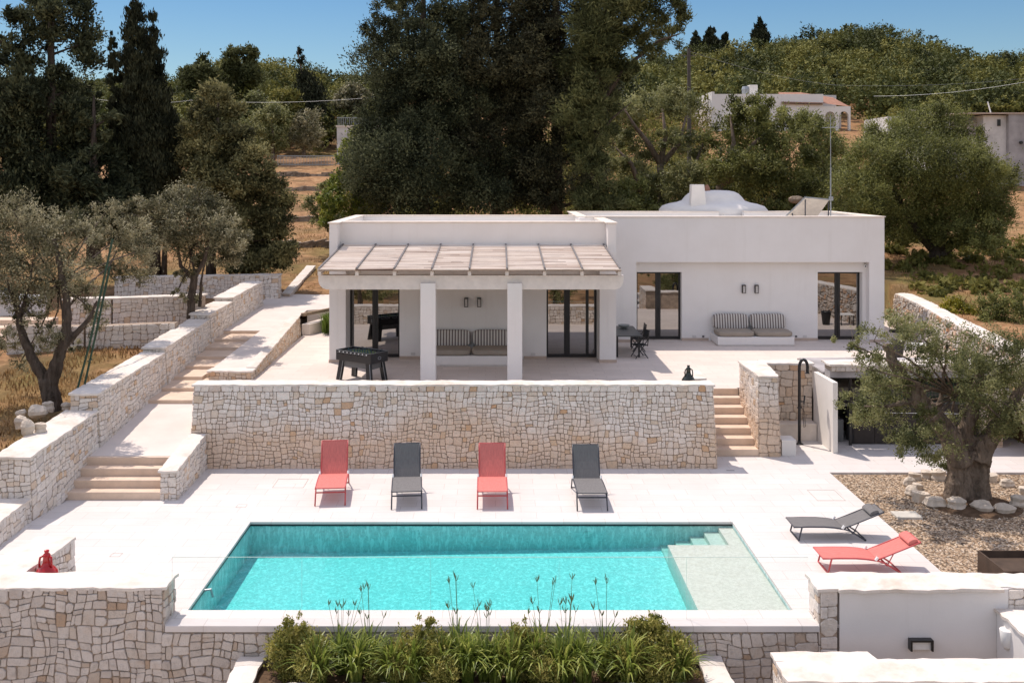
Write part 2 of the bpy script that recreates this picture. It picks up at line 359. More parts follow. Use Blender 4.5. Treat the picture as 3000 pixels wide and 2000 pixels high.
# ---------------------------------------------------------------- masonry
def smooth_noise(x, y, s=0):
    return (math.sin(x*1.7+s)+math.sin(y*2.3+1.3*s+x*0.7)+math.sin(x*3.1-y*1.9+s*2.1))/3
def masonry(mb, A, B, Cc, D, size=0.27, gap=0.009, dep=0.028, toprow=0.0, warp=0.04, mi=0, seed=None):
    """irregular blocks on quad A(bottom left) B(bottom right) Cc(top right) D(top left); outward = (B-A)x(D-A)"""
    A, B, Cc, D = map(Vector, (A, B, Cc, D)); L = ((B-A).length+(Cc-D).length)/2; H = max((D-A).length, (Cc-B).length)
    if L < 0.05 or H < 0.05: return
    nrm = (B-A).cross((D if (D-A).length > 0.02 else Cc)-A).normalized(); r = random.Random(seed if seed is not None else int(L*1000+H*7777)+int(A.x*100)); s = r.uniform(0, 50)
    rects = []
    def split(x0, y0, x1, y1, lvl):
        w_, h_ = x1-x0, y1-y0
        mw = size*r.uniform(0.65, 1.5); mh = size*r.uniform(0.6, 1.15)
        if w_ <= mw and h_ <= mh: rects.append((x0, y0, x1, y1)); return
        if w_/mw > h_/mh and w_ > size*0.7:
            t = x0+w_*r.uniform(0.34, 0.66); split(x0, y0, t, y1, lvl+1); split(t, y0, x1, y1, lvl+1)
        elif h_ > size*0.6:
            t = y0+h_*r.uniform(0.36, 0.64); split(x0, y0, x1, t, lvl+1); split(x0, t, x1, y1, lvl+1)
        else: rects.append((x0, y0, x1, y1))
    Hb = H-toprow
    x = 0.0
    n_ = max(1, int(round(L/1.6))); xs = [L*i/n_+(r.uniform(-.3, .3) if 0 < i < n_ else 0) for i in range(n_+1)]
    for i in range(n_): split(xs[i], 0, xs[i+1], Hb, 0)
    if toprow:
        x = 0
        while x < L-0.01:
            w_ = min(L-x, size*r.uniform(0.7, 1.5))
            if L-x-w_ < 0.12: w_ = L-x
            rects.append((x, Hb, x+w_, H)); x += w_
    def P(x, y, d):
        ex = min(1, min(x, L-x)/0.25) if L > 0.5 else 0; ey = min(1, min(y, Hb-y)/0.2) if 0 < y < Hb else 0
        x2 = x+smooth_noise(x*2.4, y*2.4, s)*warp*1.6*max(0, ex); y2 = y+smooth_noise(x*2.2+9, y*2.6, s+5)*warp*1.5*max(0, ey)
        u = min(max(x2/L, 0), 1); v = min(max(y2/H, 0), 1)
        return (A*(1-u)+B*u)*(1-v)+(D*(1-u)+Cc*u)*v+nrm*d
    for (x0, y0, x1, y1) in rects:
        g = gap*r.uniform(0.35, 0.8); x0 += g; x1 -= g; y0 += g; y1 -= g
        if x1-x0 < 0.03 or y1-y0 < 0.03: continue
        cw = min(x1-x0, y1-y0)
        j = lambda: r.uniform(0.03, 0.17)*cw if r.random() < .85 else .3*cw
        k = lambda: r.uniform(-0.05, 0.03)*cw
        c = [j() for _ in range(4)]
        poly = [(x0+c[0], y0+max(0,k())), (x1-c[1], y0+max(0,k())), (x1-max(0,k()), y0+c[1]), (x1-max(0,k()), y1-c[2]),
                (x1-c[2], y1-max(0,k())), (x0+c[3], y1-max(0,k())), (x0+max(0,k()), y1-c[3]), (x0+max(0,k()), y0+c[0])]
        cx, cy = (x0+x1)/2, (y0+y1)/2; dd = dep*r.uniform(0.6, 1.35); tx = r.uniform(-.1, .1)*dep/ (x1-x0)*2; ty = r.uniform(-.25, .25)*dep/(y1-y0)
        vs = [P(a, b, -0.01) for a, b in poly]; q = 0.93
        vs += [P(a, b, dd*0.62+tx*(a-cx)+ty*(b-cy)) for a, b in poly]
        vs += [P(cx+(a-cx)*q, cy+(b-cy)*q, dd+tx*(a-cx)+ty*(b-cy)) for a, b in poly]
        n = 8; fs = []
        for i in range(n):
            i2 = (i+1) % n; fs += [(i, i2, n+i2, n+i), (n+i, n+i2, 2*n+i2, 2*n+i)]
        fs.append(tuple(range(2*n, 3*n))); mb.add(vs, fs, mi)
def capping(mb, A, B, Cc, D, th=0.05, over=0.035, mi=0, rough=0.016, seed=1):
    """limewashed top: A B Cc D counter-clockwise from above"""
    A, B, Cc, D = map(Vector, (A, B, Cc, D)); r = random.Random(seed*13+int(A.x*50))
    L = max((B-A).length, (Cc-D).length); W = max((D-A).length, (Cc-B).length)
    nx = max(2, int(L/0.13)); ny = max(2, int(W/0.13)); ct = (A+B+Cc+D)/4
    vs = []
    for j in range(ny+1):
        for i in range(nx+1):
            u = i/nx; v = j/ny
            uu = u+((-over if i == 0 else over if i == nx else 0))/L; vv = v+((-over if j == 0 else over if j == ny else 0))/W
            p = (A*(1-uu)+B*uu)*(1-vv)+(D*(1-uu)+Cc*uu)*vv
            e = i in (0, nx) or j in (0, ny)
            if j in (0, ny): p += (D-A).normalized()*r.uniform(-1, 1)*rough
            if i in (0, nx): p += (B-A).normalized()*r.uniform(-1, 1)*rough
            p.z += 0.022+r.uniform(-1, 1)*rough*0.5+smooth_noise(p.x*2, p.y*2)*rough*0.7+(-rough*1.2 if e else 0); vs.append(p)
    n0 = len(vs); fs = []
    for j in range(ny):
        for i in range(nx):
            a = j*(nx+1)+i; fs.append((a, a+1, a+nx+2, a+nx+1))
    ring = [i for i in range(nx+1)]+[j*(nx+1)+nx for j in range(1, ny+1)]+[ny*(nx+1)+i for i in range(nx-1, -1, -1)]+[j*(nx+1) for j in range(ny-1, 0, -1)]
    for k in ring: q = vs[k].copy(); q.z -= th; vs.append(q)
    m = len(ring)
    for k in range(m):
        k2 = (k+1) % m; fs.append((ring[k2], ring[k], n0+k, n0+k2))
    mb.add(vs, fs, mi)
def wall_seg(ms, mc, base, top, faces='FRLB', size=0.27, toprow=0.0, cap=True, seed=1, warp=0.04, mi=0, core=1, gap=0.009, dep=0.028):
    """base/top: 4 points each: front-left, front-right, back-right, back-left"""
    b = [Vector(p) for p in base]; t = [Vector(p) for p in top]
    cc = sum(b+t, Vector())/8
    bi = [p+(Vector((cc.x, cc.y, p.z))-p).normalized()*0.03 for p in b]; ti = [p+(Vector((cc.x, cc.y, p.z))-p).normalized()*0.03-Vector((0,0,0.012)) for p in t]
    ms.hexa(bi+ti, core)
    F_ = {'F': (0, 1), 'R': (1, 2), 'B': (2, 3), 'L': (3, 0)}
    for f in faces:
        i, j = F_[f]; n_ = (bi[j]-bi[i]).cross(ti[i]-bi[i]).normalized()*0
        masonry(ms, bi[i]+n_, bi[j]+n_, t[j]-(t[j]-ti[j])*1, t[i]-(t[i]-ti[i])*1, size, gap, dep, toprow, warp, mi, seed=seed*31+ord(f))
    if cap: capping(mc, t[0], t[1], t[2], t[3], seed=seed)
def stone_wall(name, label, segs, mat=None, cat='stone wall', size=0.27, toprow=0.0, group=None, warp=0.04, capmat=None, gap=0.009, dep=0.028):
    allp = [Vector(p) for s in segs for p in s[0]]
    o = sum(allp, Vector())/len(allp); o.z = min(p.z for p in allp)
    root = empty(name, o, label, cat, group); ms = MB(); mc = MB()
    for k, s in enumerate(segs): wall_seg(ms, mc, s[0], s[1], s[2], size, toprow, s[3] if len(s) > 3 else True, k+1+int(abs(o.x)*3), warp, gap=gap, dep=dep)
    ms.build('stonework', [mat, M_mortar], root)
    if mc.v: mc.build('top_slab', capmat or M_cap, root, smooth=False)
    return root
def rect(x0, x1, y0, y1, z): return [(x0,y0,z),(x1,y0,z),(x1,y1,z),(x0,y1,z)]

# ---------------------------------------------------------------- terrain
def lerp(a, b, t): return a+(b-a)*t
def sm(t): t = min(max(t, 0), 1); return t*t*(3-2*t)
def skyline(px):
    return float(np.interp(px, [-800,0,520,620,700,800,900,1080,1500,1900,2010,2150,2250,2350,2500,2640,2750,2830,2900,3000,3600],
                               [260,235,215,185,160,170,190,215,190,155,150,135,125,95,76,95,125,160,168,165,230]))
YL = ([-100,15,22.3,22.9,25,33,46,58,64,72,88,98,108],[-4,-.2,0.2,0.9,1.25,1.9,2.05,3.1,3.7,4.25,6.15,7.4,8.6])
YR_ = ([-100,20,29,41,46,51,75,110],[-4,0.2,2.35,2.6,2.9,3.4,6.2,12.4])
def xr(Y): return float(np.interp(Y, [28, 29.2, 32, 35, 38.5, 42.2, 46.2], [14.7,14.75,15.15,15.55,16.2,16.8,17.2])) if Y > 28 else 15.45
def gz(X, Y):
    if -10.25 < X < xr(Y) and Y < 46.2: return -2.3 if Y > 0 else -2.3+Y*0.02
    if Y < 15.5: return -2.3+min(0, Y)*0.02
    if Y > 28 and Y <= 46.2 and X >= 15.45: pass
    zl = float(np.interp(Y, *YL)); zr = float(np.interp(Y, *YR_))
    if Y <= 108:
        t = sm((X+8)/26) if Y > 46 else (0 if X < 0 else 1)
        return lerp(zl, zr if Y <= 108 else 12.2, t)+(0.06*smooth_noise(X*.6, Y*.6) if Y > 46 else 0.03*smooth_noise(X, Y))
    z0 = lerp(8.6, 12.1, sm((X+8)/26)); px = CX+F*X/Y; yr = 205.0
    zr = CAMZ+(HY-skyline(px)-6)*yr/F-5.2
    t = (Y-108)/(yr-108)
    if t <= 1: return lerp(z0, zr, sm(t)*0.45+t*0.55)
    return zr-(Y-yr)*0.05
xs = sorted(set([-300,-200,-140,-100,-80,-60]+list(np.arange(-50, -10.5, 1.25))+[-10.35,-10.15]+list(np.arange(-9, 14, 3))+list(np.arange(14.4, 17.6, .2))+list(np.arange(18, 60, 1.25))+list(np.arange(62, 140, 5))+[160,200,260,340]))
ys = sorted(set([-300,-150,-80,-40,-20,0,8,14,15.4,15.6,17]+list(np.arange(18, 46, 1.0))+[46.15,46.3]+list(np.arange(47, 110, 1.5))+list(np.arange(112, 240, 4))+[260,300,360,450]))
gm = MB(); V = [(x, y, gz(x, y)) for y in ys for x in xs]; nx = len(xs)
gm.add(V, [(j*nx+i, j*nx+i+1, (j+1)*nx+i+1, (j+1)*nx+i) for j in range(len(ys)-1) for i in range(nx-1)])
g = gm.build('ground', M_ground, smooth=True); tag(g, kind='structure')

# ---------------------------------------------------------------- deck, pool
m = MB()
PX0, PX1, PY0, PY1 = -5.28, 5.10, 17.57, 22.05
zt = 0.0; zb = -0.05
for (x0,x1,y0,y1) in ((-10.6,PX0,17.0,29.3),(PX0,PX1,PY1,26.6),(PX1,8.39,17.0,29.3),(8.39,16.4,25.74,30.0),(PX0,PX1,26.6,29.3)):
    m.box(x0, x1, y0, y1, zb, zt)
m.box(8.39, 16.4, 16.98, 17.57, zb, zt)
tag(m.build('pool_deck', M_deck), kind='structure')
m = MB(); m.box(8.39, 16.4, 17.57, 25.74, -0.3, -0.05)
tag(m.build('gravel_bed', M_gravel), kind='structure')
m = MB()
for _ in range(6500):
    x = rnd.uniform(8.43, 13.5); y = rnd.uniform(17.6, 25.7); s = rnd.uniform(0.012, 0.03); z = -0.05
    a = rnd.uniform(0, 6.3); h = s*rnd.uniform(0.5, 0.9)
    vs = [(x+s*math.cos(a+k*2.1), y+s*math.sin(a+k*2.1), z-0.002) for k in range(3)]+[(x+rnd.uniform(-.3,.3)*s, y+rnd.uniform(-.3,.3)*s, z+h)]
    m.add(vs, [(0,1,3),(1,2,3),(2,0,3)])
pg, n, out = newmat('pebble'); gg = N(n, 'NewGeometry')
bsdf(n, out, ramp(n, gg.outputs['Random Per Island'], [(0,(0.16,0.12,0.09)),(0.5,(0.45,0.36,0.27)),(1,(0.75,0.67,0.57))]), 0.9, spec=0.1)
tag(m.build('gravel_pebbles', pg), kind='stuff'); bpy.context.scene.objects['gravel_pebbles']['label'] = 'loose beige gravel pebbles spread around the olive tree'
m = MB(); m.box(-14, 16, 4, 15.0, -2.5, -2.22); tag(m.build('bounce_court', M_terr), kind='structure')  # unseen pale court, added for bounce light and door glass reflections
# pool shell
pool = empty('swimming_pool', (0, 19.8, -1.4), 'rectangular turquoise swimming pool with a shallow shelf on its right side', 'swimming pool')
D0 = -0.70
def zf(x): return lerp(-0.685, -0.53, (x-PX0)/(PX1-PX0))   # sloping floor
m = MB()
m.box(PX0-0.2, PX0, PY0-0.2, PY1+0.2, D0-0.1, -0.052); m.box(PX1, PX1+0.2, PY0-0.2, PY1+0.2, D0-0.1, -0.052)
m.box(PX0, PX1, PY1, PY1+0.2, D0-0.1, -0.052); m.box(PX0, PX1, PY0-0.2, PY0, D0-0.1, -0.052)
m.hexa([(PX0,PY0,D0-.1),(PX1,PY0,D0-.1),(PX1,PY1,D0-.1),(PX0,PY1,D0-.1),(PX0,PY0,zf(PX0)),(PX1,PY0,zf(PX1)),(PX1,PY1,zf(PX1)),(PX0,PY1,zf(PX0))])
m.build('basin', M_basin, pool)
m = MB(); m.box(3.53, PX1-.002, PY0+.002, 21.0, D0+.002, -0.12); m.build('shallow_shelf', M_pool, pool)
for k in range(5):
    x0 = (4.79,4.47,4.17,3.85,3.54)[k]; x1 = (PX1-.002,4.788,4.468,4.168,3.848)[k]
    m = MB(); m.box(x0, x1, 21.002, PY1-.002, D0+.002, -0.122-0.095*k); m.build('pool_step', M_pool, pool)
m = MB(); m.box(PX0+.002, PX1-.002, PY1-.006, PY1-.001, -.088, -.051); m.box(PX0+.001, PX0+.006, PY0+.01, PY1-.007, -.088, -.051); m.build('overflow_slot', M_black, pool)
for px in (1722, 1012):
    p = at(px, 1568, Y=PY1-0.01); m = MB()
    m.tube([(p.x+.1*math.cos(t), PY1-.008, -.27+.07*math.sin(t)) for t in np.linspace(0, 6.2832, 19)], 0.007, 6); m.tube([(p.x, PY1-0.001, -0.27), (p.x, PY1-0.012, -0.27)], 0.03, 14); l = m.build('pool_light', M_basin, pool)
m = MB(); m.tube([(0,0,0),(0.12,0,0.02),(0.16,0,-0.12)], 0.022, 8)
m.v = [(PX0+v[0], 18.55+v[1], -0.06+v[2]) for v in m.v]; m.build('filler_spout', M_grey_metal, pool)
# fine rippled surface on the volume box
wm = MB(); nx_, ny_ = 130, 60; tops = []
for j in range(ny_+1):
    for i in range(nx_+1):
        x = lerp(PX0-.02, PX1+.02, i/nx_); y = lerp(PY0-.02, PY1+.02, j/ny_)
        tops.append((x, y, -0.088+0.003*smooth_noise(x*5, y*6, 3)+0.002*smooth_noise(x*11, y*9, 8)))
fs = [(j*(nx_+1)+i, j*(nx_+1)+i+1, (j+1)*(nx_+1)+i+1, (j+1)*(nx_+1)+i) for j in range(ny_) for i in range(nx_)]
n0 = len(tops); ring = [i for i in range(nx_+1)]+[j*(nx_+1)+nx_ for j in range(1, ny_+1)]+[ny_*(nx_+1)+i for i in range(nx_-1, -1, -1)]+[j*(nx_+1) for j in range(ny_-1, 0, -1)]
for k in ring: tops.append((tops[k][0], tops[k][1], D0-0.012))
for k in range(len(ring)):
    k2 = (k+1) % len(ring); fs.append((ring[k2], ring[k], n0+k, n0+k2))
fs.append(tuple(range(len(tops)-1, n0-1, -1)))
wm.add(tops, fs); wo_ = wm.build('pool_water', M_water, smooth=False); wo_.data.polygons.foreach_set('use_smooth', [i < nx_*ny_ for i in range(len(fs))])
tag(wo_, kind='structure')
# coping slab in front and around the pool
m = MB()
xc = PX0-0.25
m.box(-5.47, 5.36, 16.93, 17.56, -0.10, 0.006)
tag(m.build('pool_coping', M_deck, bevel=0.008), 'pale stone coping slab along the near edge of the pool', 'coping')
# deck details
def outline(name, label, x0, x1, y0, y1, cat, mat=M_skirt, t=0.012):
    m = MB(); z = 0.004
    for a in ((x0,x1,y0,y0+t),(x0,x1,y1-t,y1),(x0,x0+t,y0+t,y1-t),(x1-t,x1,y0+t,y1-t)): m.box(a[0], a[1], a[2], a[3], -0.002, z)
    return tag(m.build(name, mat), label, cat)
a = at(797, 1428, z=0); b = at(885, 1403, z=0)
M_line = simple('joint_line', (0.45,0.40,0.36), 0.8, 0.1)
outline('access_cover', 'paved access cover outlined in the deck left of the coral lounger', a.x, a.x+0.75, a.y, a.y+0.7, 'access cover', M_line)
a = at(2395, 1466, z=0)
outline('access_cover', 'paved access cover outlined in the deck above the grey side lounger', a.x, a.x+0.65, a.y, a.y+0.8, 'access cover', M_line)
a = at(690, 1486, z=0)
outline('access_cover', 'small skimmer lid in the deck between stairs and pool', a.x, a.x+0.22, a.y, a.y+0.22, 'access cover', M_line, 0.008)
a = at(320, 1630, z=0)
outline('access_cover', 'small square lid in the deck near the red bottle', a.x, a.x+0.2, a.y, a.y+0.2, 'access cover', M_line, 0.008)
a = at(2128, 1377, z=0); m = MB(); m.box(a.x, a.x+0.2, a.y-.03, a.y, -0.002, 0.005); tag(m.build('floor_drain', M_navy), 'small dark slot drain in the shade at the terrace wall corner', 'drain')
a = at(2630, 1521, z=-0.05); m = MB(); m.box(a.x, a.x+.55, a.y, a.y+.42, -0.08, 0.0); tag(m.build('manhole_lid', simple('lid_concrete', (0.55,0.52,0.46)), bevel=.005), 'pale square lid set in the gravel right of the loungers', 'manhole lid')
# glass balustrade
bal = empty('glass_balustrade', (0, 17.2, 0), 'frameless clear glass balustrade along the near pool edge', 'balustrade')
gx = [-5.44, -3.26, -1.1, 1.06, 3.2, 5.25]
for i in range(5):
    m = MB(); m.box(gx[i]+.008, gx[i+1]-.008, 17.195, 17.205, 0.0, 1.04); gp = m.build('glass_panel', M_bal, bal); m = MB(); m.box(gx[i]+.004, gx[i+1]-.004, 17.195, 17.205, 1.041, 1.047); m.box(gx[i]+.004, gx[i]+.007, 17.195, 17.205, 0.0, 1.04); m.build('polished_edge', simple('glass_edge', (0.55,0.68,0.62), .2), gp)

# ---------------------------------------------------------------- stone walls
TZ = 1.30
stone_wall('terrace_wall', 'long pale dry stone retaining wall behind the four loungers', [
    (rect(-7.82, 5.66, 26.07, 26.95, -0.05), [(-7.80,26.45,2.06),(5.62,26.45,2.06),(5.62,26.95,2.06),(-7.80,26.95,2.06)], 'FRBL')], M_stone_t, size=0.215, toprow=0.17)
# terrace floor
m = MB()
m.box(-8.7, -7.4, 29.7, 31.0, 0.6, TZ-0.004)
m.box(-7.8, 5.66, 26.9, 30.0, 0.4, TZ); m.box(-7.45, 7.0, 30.0, 46.2, 0.4, TZ); m.box(5.66, 7.0, 29.66, 30.0, 0.4, TZ)
m.box(7.0, 16.9, 29.75, 46.2, 1.05, TZ)
tag(m.build('terrace_floor', M_terr), kind='structure')
# right stairs
st = empty('stone_stairs', (6.35, 27.2, 0), 'straight flight of seven limestone steps up to the house terrace', 'stairs')
for k in range(7):
    y = 27.2+0.41*k-(.05 if k == 6 else 0); m = MB(); m.box(5.66, 7.02, y, 29.655, (TZ/7)*k-0.02, TZ/7*(k+1)+(0.004 if k == 6 else 0)); m.build('step', M_step, st, bevel=0.012)
stone_wall('stair_wall', 'stone cheek wall right of the seven limestone steps', [
    ([(6.98,27.15,-.05),(7.56,27.15,-.05),(7.62,29.3,-.05),(7.02,29.3,-.05)], [(7.02,27.3,2.12),(7.52,27.3,2.12),(7.68,29.4,2.14),(7.0,29.4,2.14)], 'FLR')], M_stone_t, size=0.25, toprow=.17)
stone_wall('shower_wall', 'short stone retaining wall behind the outdoor shower', [
    (rect(7.64, 9.06, 29.2, 29.75, -0.05), rect(7.66, 9.06, 29.25, 29.75, 2.10), 'F')], M_stone_w, size=0.3, toprow=.2)
m = MB(); m.box(7.62, 9.04, 28.82, 29.2, 0, 0.43); m.box(7.62, 9.04, 28.80, 29.2, 0.432, 0.475)
tag(m.build('stone_bench', M_coping, bevel=.006), 'low limestone bench at the back of the shower alcove', 'bench')
m = MB(); m.box(7.62, 8.0, 27.25, 27.75, 0, 0.42); tag(m.build('stone_block', M_plaster2, bevel=.01), 'small white block at the foot of the stair wall', 'block')
# screen wall (white)
m = MB(); m.add([(9.06,27.5,-.02),(9.19,27.5,-.02),(9.19,29.2,-.02),(9.06,29.2,-.02),(9.06,27.5,1.9),(9.19,27.5,1.9),(9.19,29.2,1.88),(9.06,29.2,1.88)],
                [(3,2,1,0),(4,5,6,7),(0,1,5,4),(1,2,6,5),(2,3,7,6),(3,0,4,7)])
tag(m.build('screen_wall', M_plaster2, bevel=.006), 'slim white rendered screen wall right of the black shower', 'screen wall')
# shower
sh = empty('outdoor_shower', (8.44, 28.45, 0), 'tall black outdoor shower with a hooked top beside the white screen wall', 'shower')
m = MB(); x, y = 8.44, 28.45
pts = [(x,y,0),(x,y,2.15)]+[(x+0.105-0.105*math.cos(t), y-0.05*math.sin(t/2), 2.15+0.2*math.sin(t)) for t in np.linspace(0.2, math.pi, 10)]+[(x+0.21,y-.05,2.0)]
m.tube(pts, 0.042, 12); m.build('pipe', M_black, sh, smooth=True)
m = MB(); m.lathe((x,y,0), [(0.11,0),(0.11,0.012),(0.06,0.03),(0.045,0.09)], 20); m.build('base_flange', M_black, sh)
m = MB(); m.tube([(x+.21,y-.05,2.01),(x+.21,y-.05,1.97)], [.045,.06], 14); m.build('shower_head', M_black, sh)
m = MB(); m.tube([(x+.04,y-.02,1.18),(x+.11,y-.04,1.2)], .018, 8); m.tube([(x+.11,y-.05,1.12),(x+.13,y-.05,1.36)], [.018,.026], 10); m.build('hand_shower', M_black, sh)
m = MB(); m.tube([(x+.11,y-.05,1.12),(x+.09,y-.05,.8),(x+.11,y-.05,.48),(x+.15,y-.05,.5),(x+.13,y-.05,.9),(x+.06,y-.03,1.02)], .008, 6); m.build('hose', M_black, sh)
m = MB(); m.tube([(x-.07,y-.02,1.02),(x+.07,y-.02,1.02)], .02, 10); m.build('tap', M_black, sh)
# under-terrace room
rm = empty('garden_room', (12.6, 28.1, 0), 'shaded garden room with dark doors under the terrace behind the olive tree', 'garden room')
wall_s = MB(); wc = MB(); wall_seg(wall_s, wc, rect(9.19, 16.4, 28.12, 28.7, 2.08), rect(9.19, 16.4, 28.12, 28.7, 2.27), 'F', 0.3, 0.0, False)
wall_s.build('stone_band', [M_stone_g, M_mortar], rm)
m = MB(); capping(m, (9.19,28.1,2.275), (16.4,28.1,2.275), (16.4,28.75,2.275), (9.19,28.75,2.275)); m.build('top_slab', M_cap, rm)
m = MB(); m.box(9.19, 16.4, 28.16, 28.6, 1.9, 2.078); m.build('lintel', M_conc, rm)
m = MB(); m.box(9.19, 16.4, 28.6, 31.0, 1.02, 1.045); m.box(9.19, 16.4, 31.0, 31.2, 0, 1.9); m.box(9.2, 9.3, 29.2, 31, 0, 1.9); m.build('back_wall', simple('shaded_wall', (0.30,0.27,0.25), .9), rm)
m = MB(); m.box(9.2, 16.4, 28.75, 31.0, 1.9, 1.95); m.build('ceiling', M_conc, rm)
for i in range(6):
    x = 9.95+i*0.58; m = MB(); m.box(x, x+.565, 28.42, 28.46, 0.03, 1.12); m.build('cabinet_door', simple('dark_wood', (0.045,0.036,0.032), .5, .2), rm)
m = MB(); m.box(9.93, 13.45, 28.46, 29.0, 0.0, 1.11); m.box(9.90, 13.45, 28.38, 29.0, 1.122, 1.16); m.build('worktop', simple('slate', (0.10,0.095,0.10), .5, .15), rm)
m = MB(); m.box(9.78, 9.85, 28.3, 28.37, 0, 1.9); m.build('steel_post', M_black, rm)
m = MB(); m.box(9.25, 9.75, 28.7, 29.1, 0, 0.62); m.build('storage_box', simple('grey_box', (0.2,0.2,0.2)), rm)
stone_wall('stone_pier', 'stone pier of the garden room right of the olive trunk', [(rect(13.45, 13.95, 28.1, 28.6, -.05), rect(13.45, 13.95, 28.12, 28.6, 1.9), 'FL', False)], M_stone_t, size=.25)
m = MB(); 
for i in range(0, 22): m.box(11.2+i*.09, 11.215+i*.09, 28.28, 28.29, 1.16, 1.75)
for i in range(0, 7): m.box(11.2, 13.1, 28.292, 28.302, 1.16+i*.095, 1.172+i*.095)
tag(m.build('green_mesh_screen', M_greenpaint), 'dark green wire mesh screen above the garden room cabinets', 'mesh screen')

# left lower stairs and path
def pathz(Y): return float(np.interp(Y, [23.5,24.49,28.56,36.73,41,48], [0.72,0.72,1.1,1.9,2.02,2.06]))
st = empty('lower_stairs', (-8.8, 23.54, 0), 'four broad shallow steps at the foot of the sloping path', 'stairs')
for k in range(4):
    y = 23.54+.317*k; m = MB(); m.box(-10.1, -7.34, y, 24.5+.1, .18*k-.02, .18*(k+1)); m.build('step', M_step, st, bevel=.012)
m = MB()
m.add([(-10.2,24.6,.3),(-7.79,24.6,.3),(-7.79,28.56,.3),(-10.2,28.56,.3),(-10.2,24.6,.722),(-7.79,24.6,.722),(-7.79,28.56,1.1),(-10.2,28.56,1.1)], [(3,2,1,0),(4,5,6,7),(0,1,5,4),(1,2,6,5),(2,3,7,6),(3,0,4,7)])
# ramp strip beside the upper steps
m.add([(-8.9,31.35,.8),(-7.38,31.35,.8),(-7.55,39.6,.8),(-8.9,36.73,.8),(-8.75,31.35,1.50),(-7.38,31.35,1.56),(-7.62,39.6,2.02),(-8.45,36.73,1.9)], [(3,2,1,0),(4,5,6,7),(0,1,5,4),(1,2,6,5),(2,3,7,6),(3,0,4,7)])
m.add([(-10.1,36.74,1.9),(-8.45,36.73,1.9),(-7.62,39.6,2.02),(-7.60,41.3,2.04),(-10.1,41.3,2.04)], [(0,1,2,3,4)])
m.add([(-10.1,41.3,2.04),(-7.60,41.3,2.04),(-5.3,42.6,2.06),(-5.3,47.5,2.08),(-10.1,47.5,2.08)], [(0,1,2,3,4)])
m.add([(-7.60,41.3,2.04),(-5.3,42.6,2.06),(-5.3,42.6,1.2),(-7.60,41.3,1.2)], [(3,2,1,0)])
m.add([(-10.1,47.5,2.08),(-5.3,47.5,2.08),(-5.3,47.6,1.2),(-10.1,47.6,1.2)], [(3,2,1,0)])
m.add([(-10.1,42,1.0),(-5.3,42,1.0),(-5.3,47.4,1.0),(-10.1,47.4,1.0)], [(0,1,2,3)])
tag(m.build('path', M_ramp), kind='structure')
st = empty('upper_stairs', (-9.3, 28.56, 1.1), 'long run of eight low steps climbing beside the stepped wall', 'stairs')
for k in range(8):
    y = 28.56+1.167*k; x1 = -7.8 if k < 1 else (-7.42 if k < 2 else lerp(-8.85, -8.37, max(0, (k-2))/5))
    m = MB(); m.box(-10.1, x1, y, 28.56+1.167*min(k+1, 7)+(0.3 if k < 7 else .02), .8, 1.1+.1*(k+1)-.001*k); m.build('step', M_step, st, bevel=.01)
# stepped left wall
def xi(Y): return float(np.interp(Y, [19,22.1,25,30.1,35.2,42.9], [-9.97,-10.08,-9.8,-9.78,-9.86,-9.78]))
def lseg(y0, y1, z0, z1, th=.66, faces='FR'):
    b0, b1 = (0 if y0 < 23.4 else pathz(y0)), (0 if y1 < 23.4 else pathz(y1)); zb0 = min(b0, b1)-.3
    return ([(xi(y0)-th-.02,y0,zb0-.4),(xi(y0)+.09,y0,zb0),(xi(y1)+.09,y1,max(b1-.3,zb0)),(xi(y1)-th-.02,y1,zb0-.4)],
            [(xi(y0)-th,y0+.03,z0),(xi(y0),y0+.03,z0),(xi(y1),y1,z1),(xi(y1)-th,y1,z1)], faces)
stone_wall('stepped_stone_wall', 'tall stepped white stone wall climbing along the left path', [
    lseg(17.6, 22.12, .44, .48, .75), lseg(22.1, 25.14, 1.38, 1.68, .75), lseg(25.14, 30.25, 2.10, 2.24), lseg(30.25, 35.22, 2.38, 2.52), lseg(35.22, 38.15, 2.70, 2.78), lseg(38.15, 42.8, 2.92, 3.05, .66, 'FRB')],
    M_stone_p, size=.25)
stone_wall('curb_wall', 'low curved stone wall right of the broad lower steps', [
    ([(-7.72,23.5,-.05),(-7.32,23.5,-.05),(-7.36,26.1,-.05),(-7.76,26.1,-.05)], [(-7.72,23.56,.67),(-7.36,23.56,.67),(-7.42,26.15,.86),(-7.82,26.15,.86)], 'FR')], M_stone_p, size=.24)
stone_wall('ramp_wall', 'low stone wall holding the ramp above the terrace floor', [
    ([(-8.68,30.85,1.2),(-7.33,30.85,1.2),(-7.33,31.35,1.2),(-8.68,31.35,1.2)], [(-8.68,30.9,1.57),(-7.36,30.9,1.57),(-7.36,31.35,1.57),(-8.68,31.35,1.57)], 'FR'),
    ([(-7.6,31.35,1.2),(-7.33,31.35,1.2),(-7.52,39.55,1.2),(-7.8,39.55,1.2)], [(-7.6,31.35,1.60),(-7.36,31.35,1.60),(-7.58,39.55,2.06),(-7.85,39.55,2.06)], 'R')], M_stone_w, size=.22)
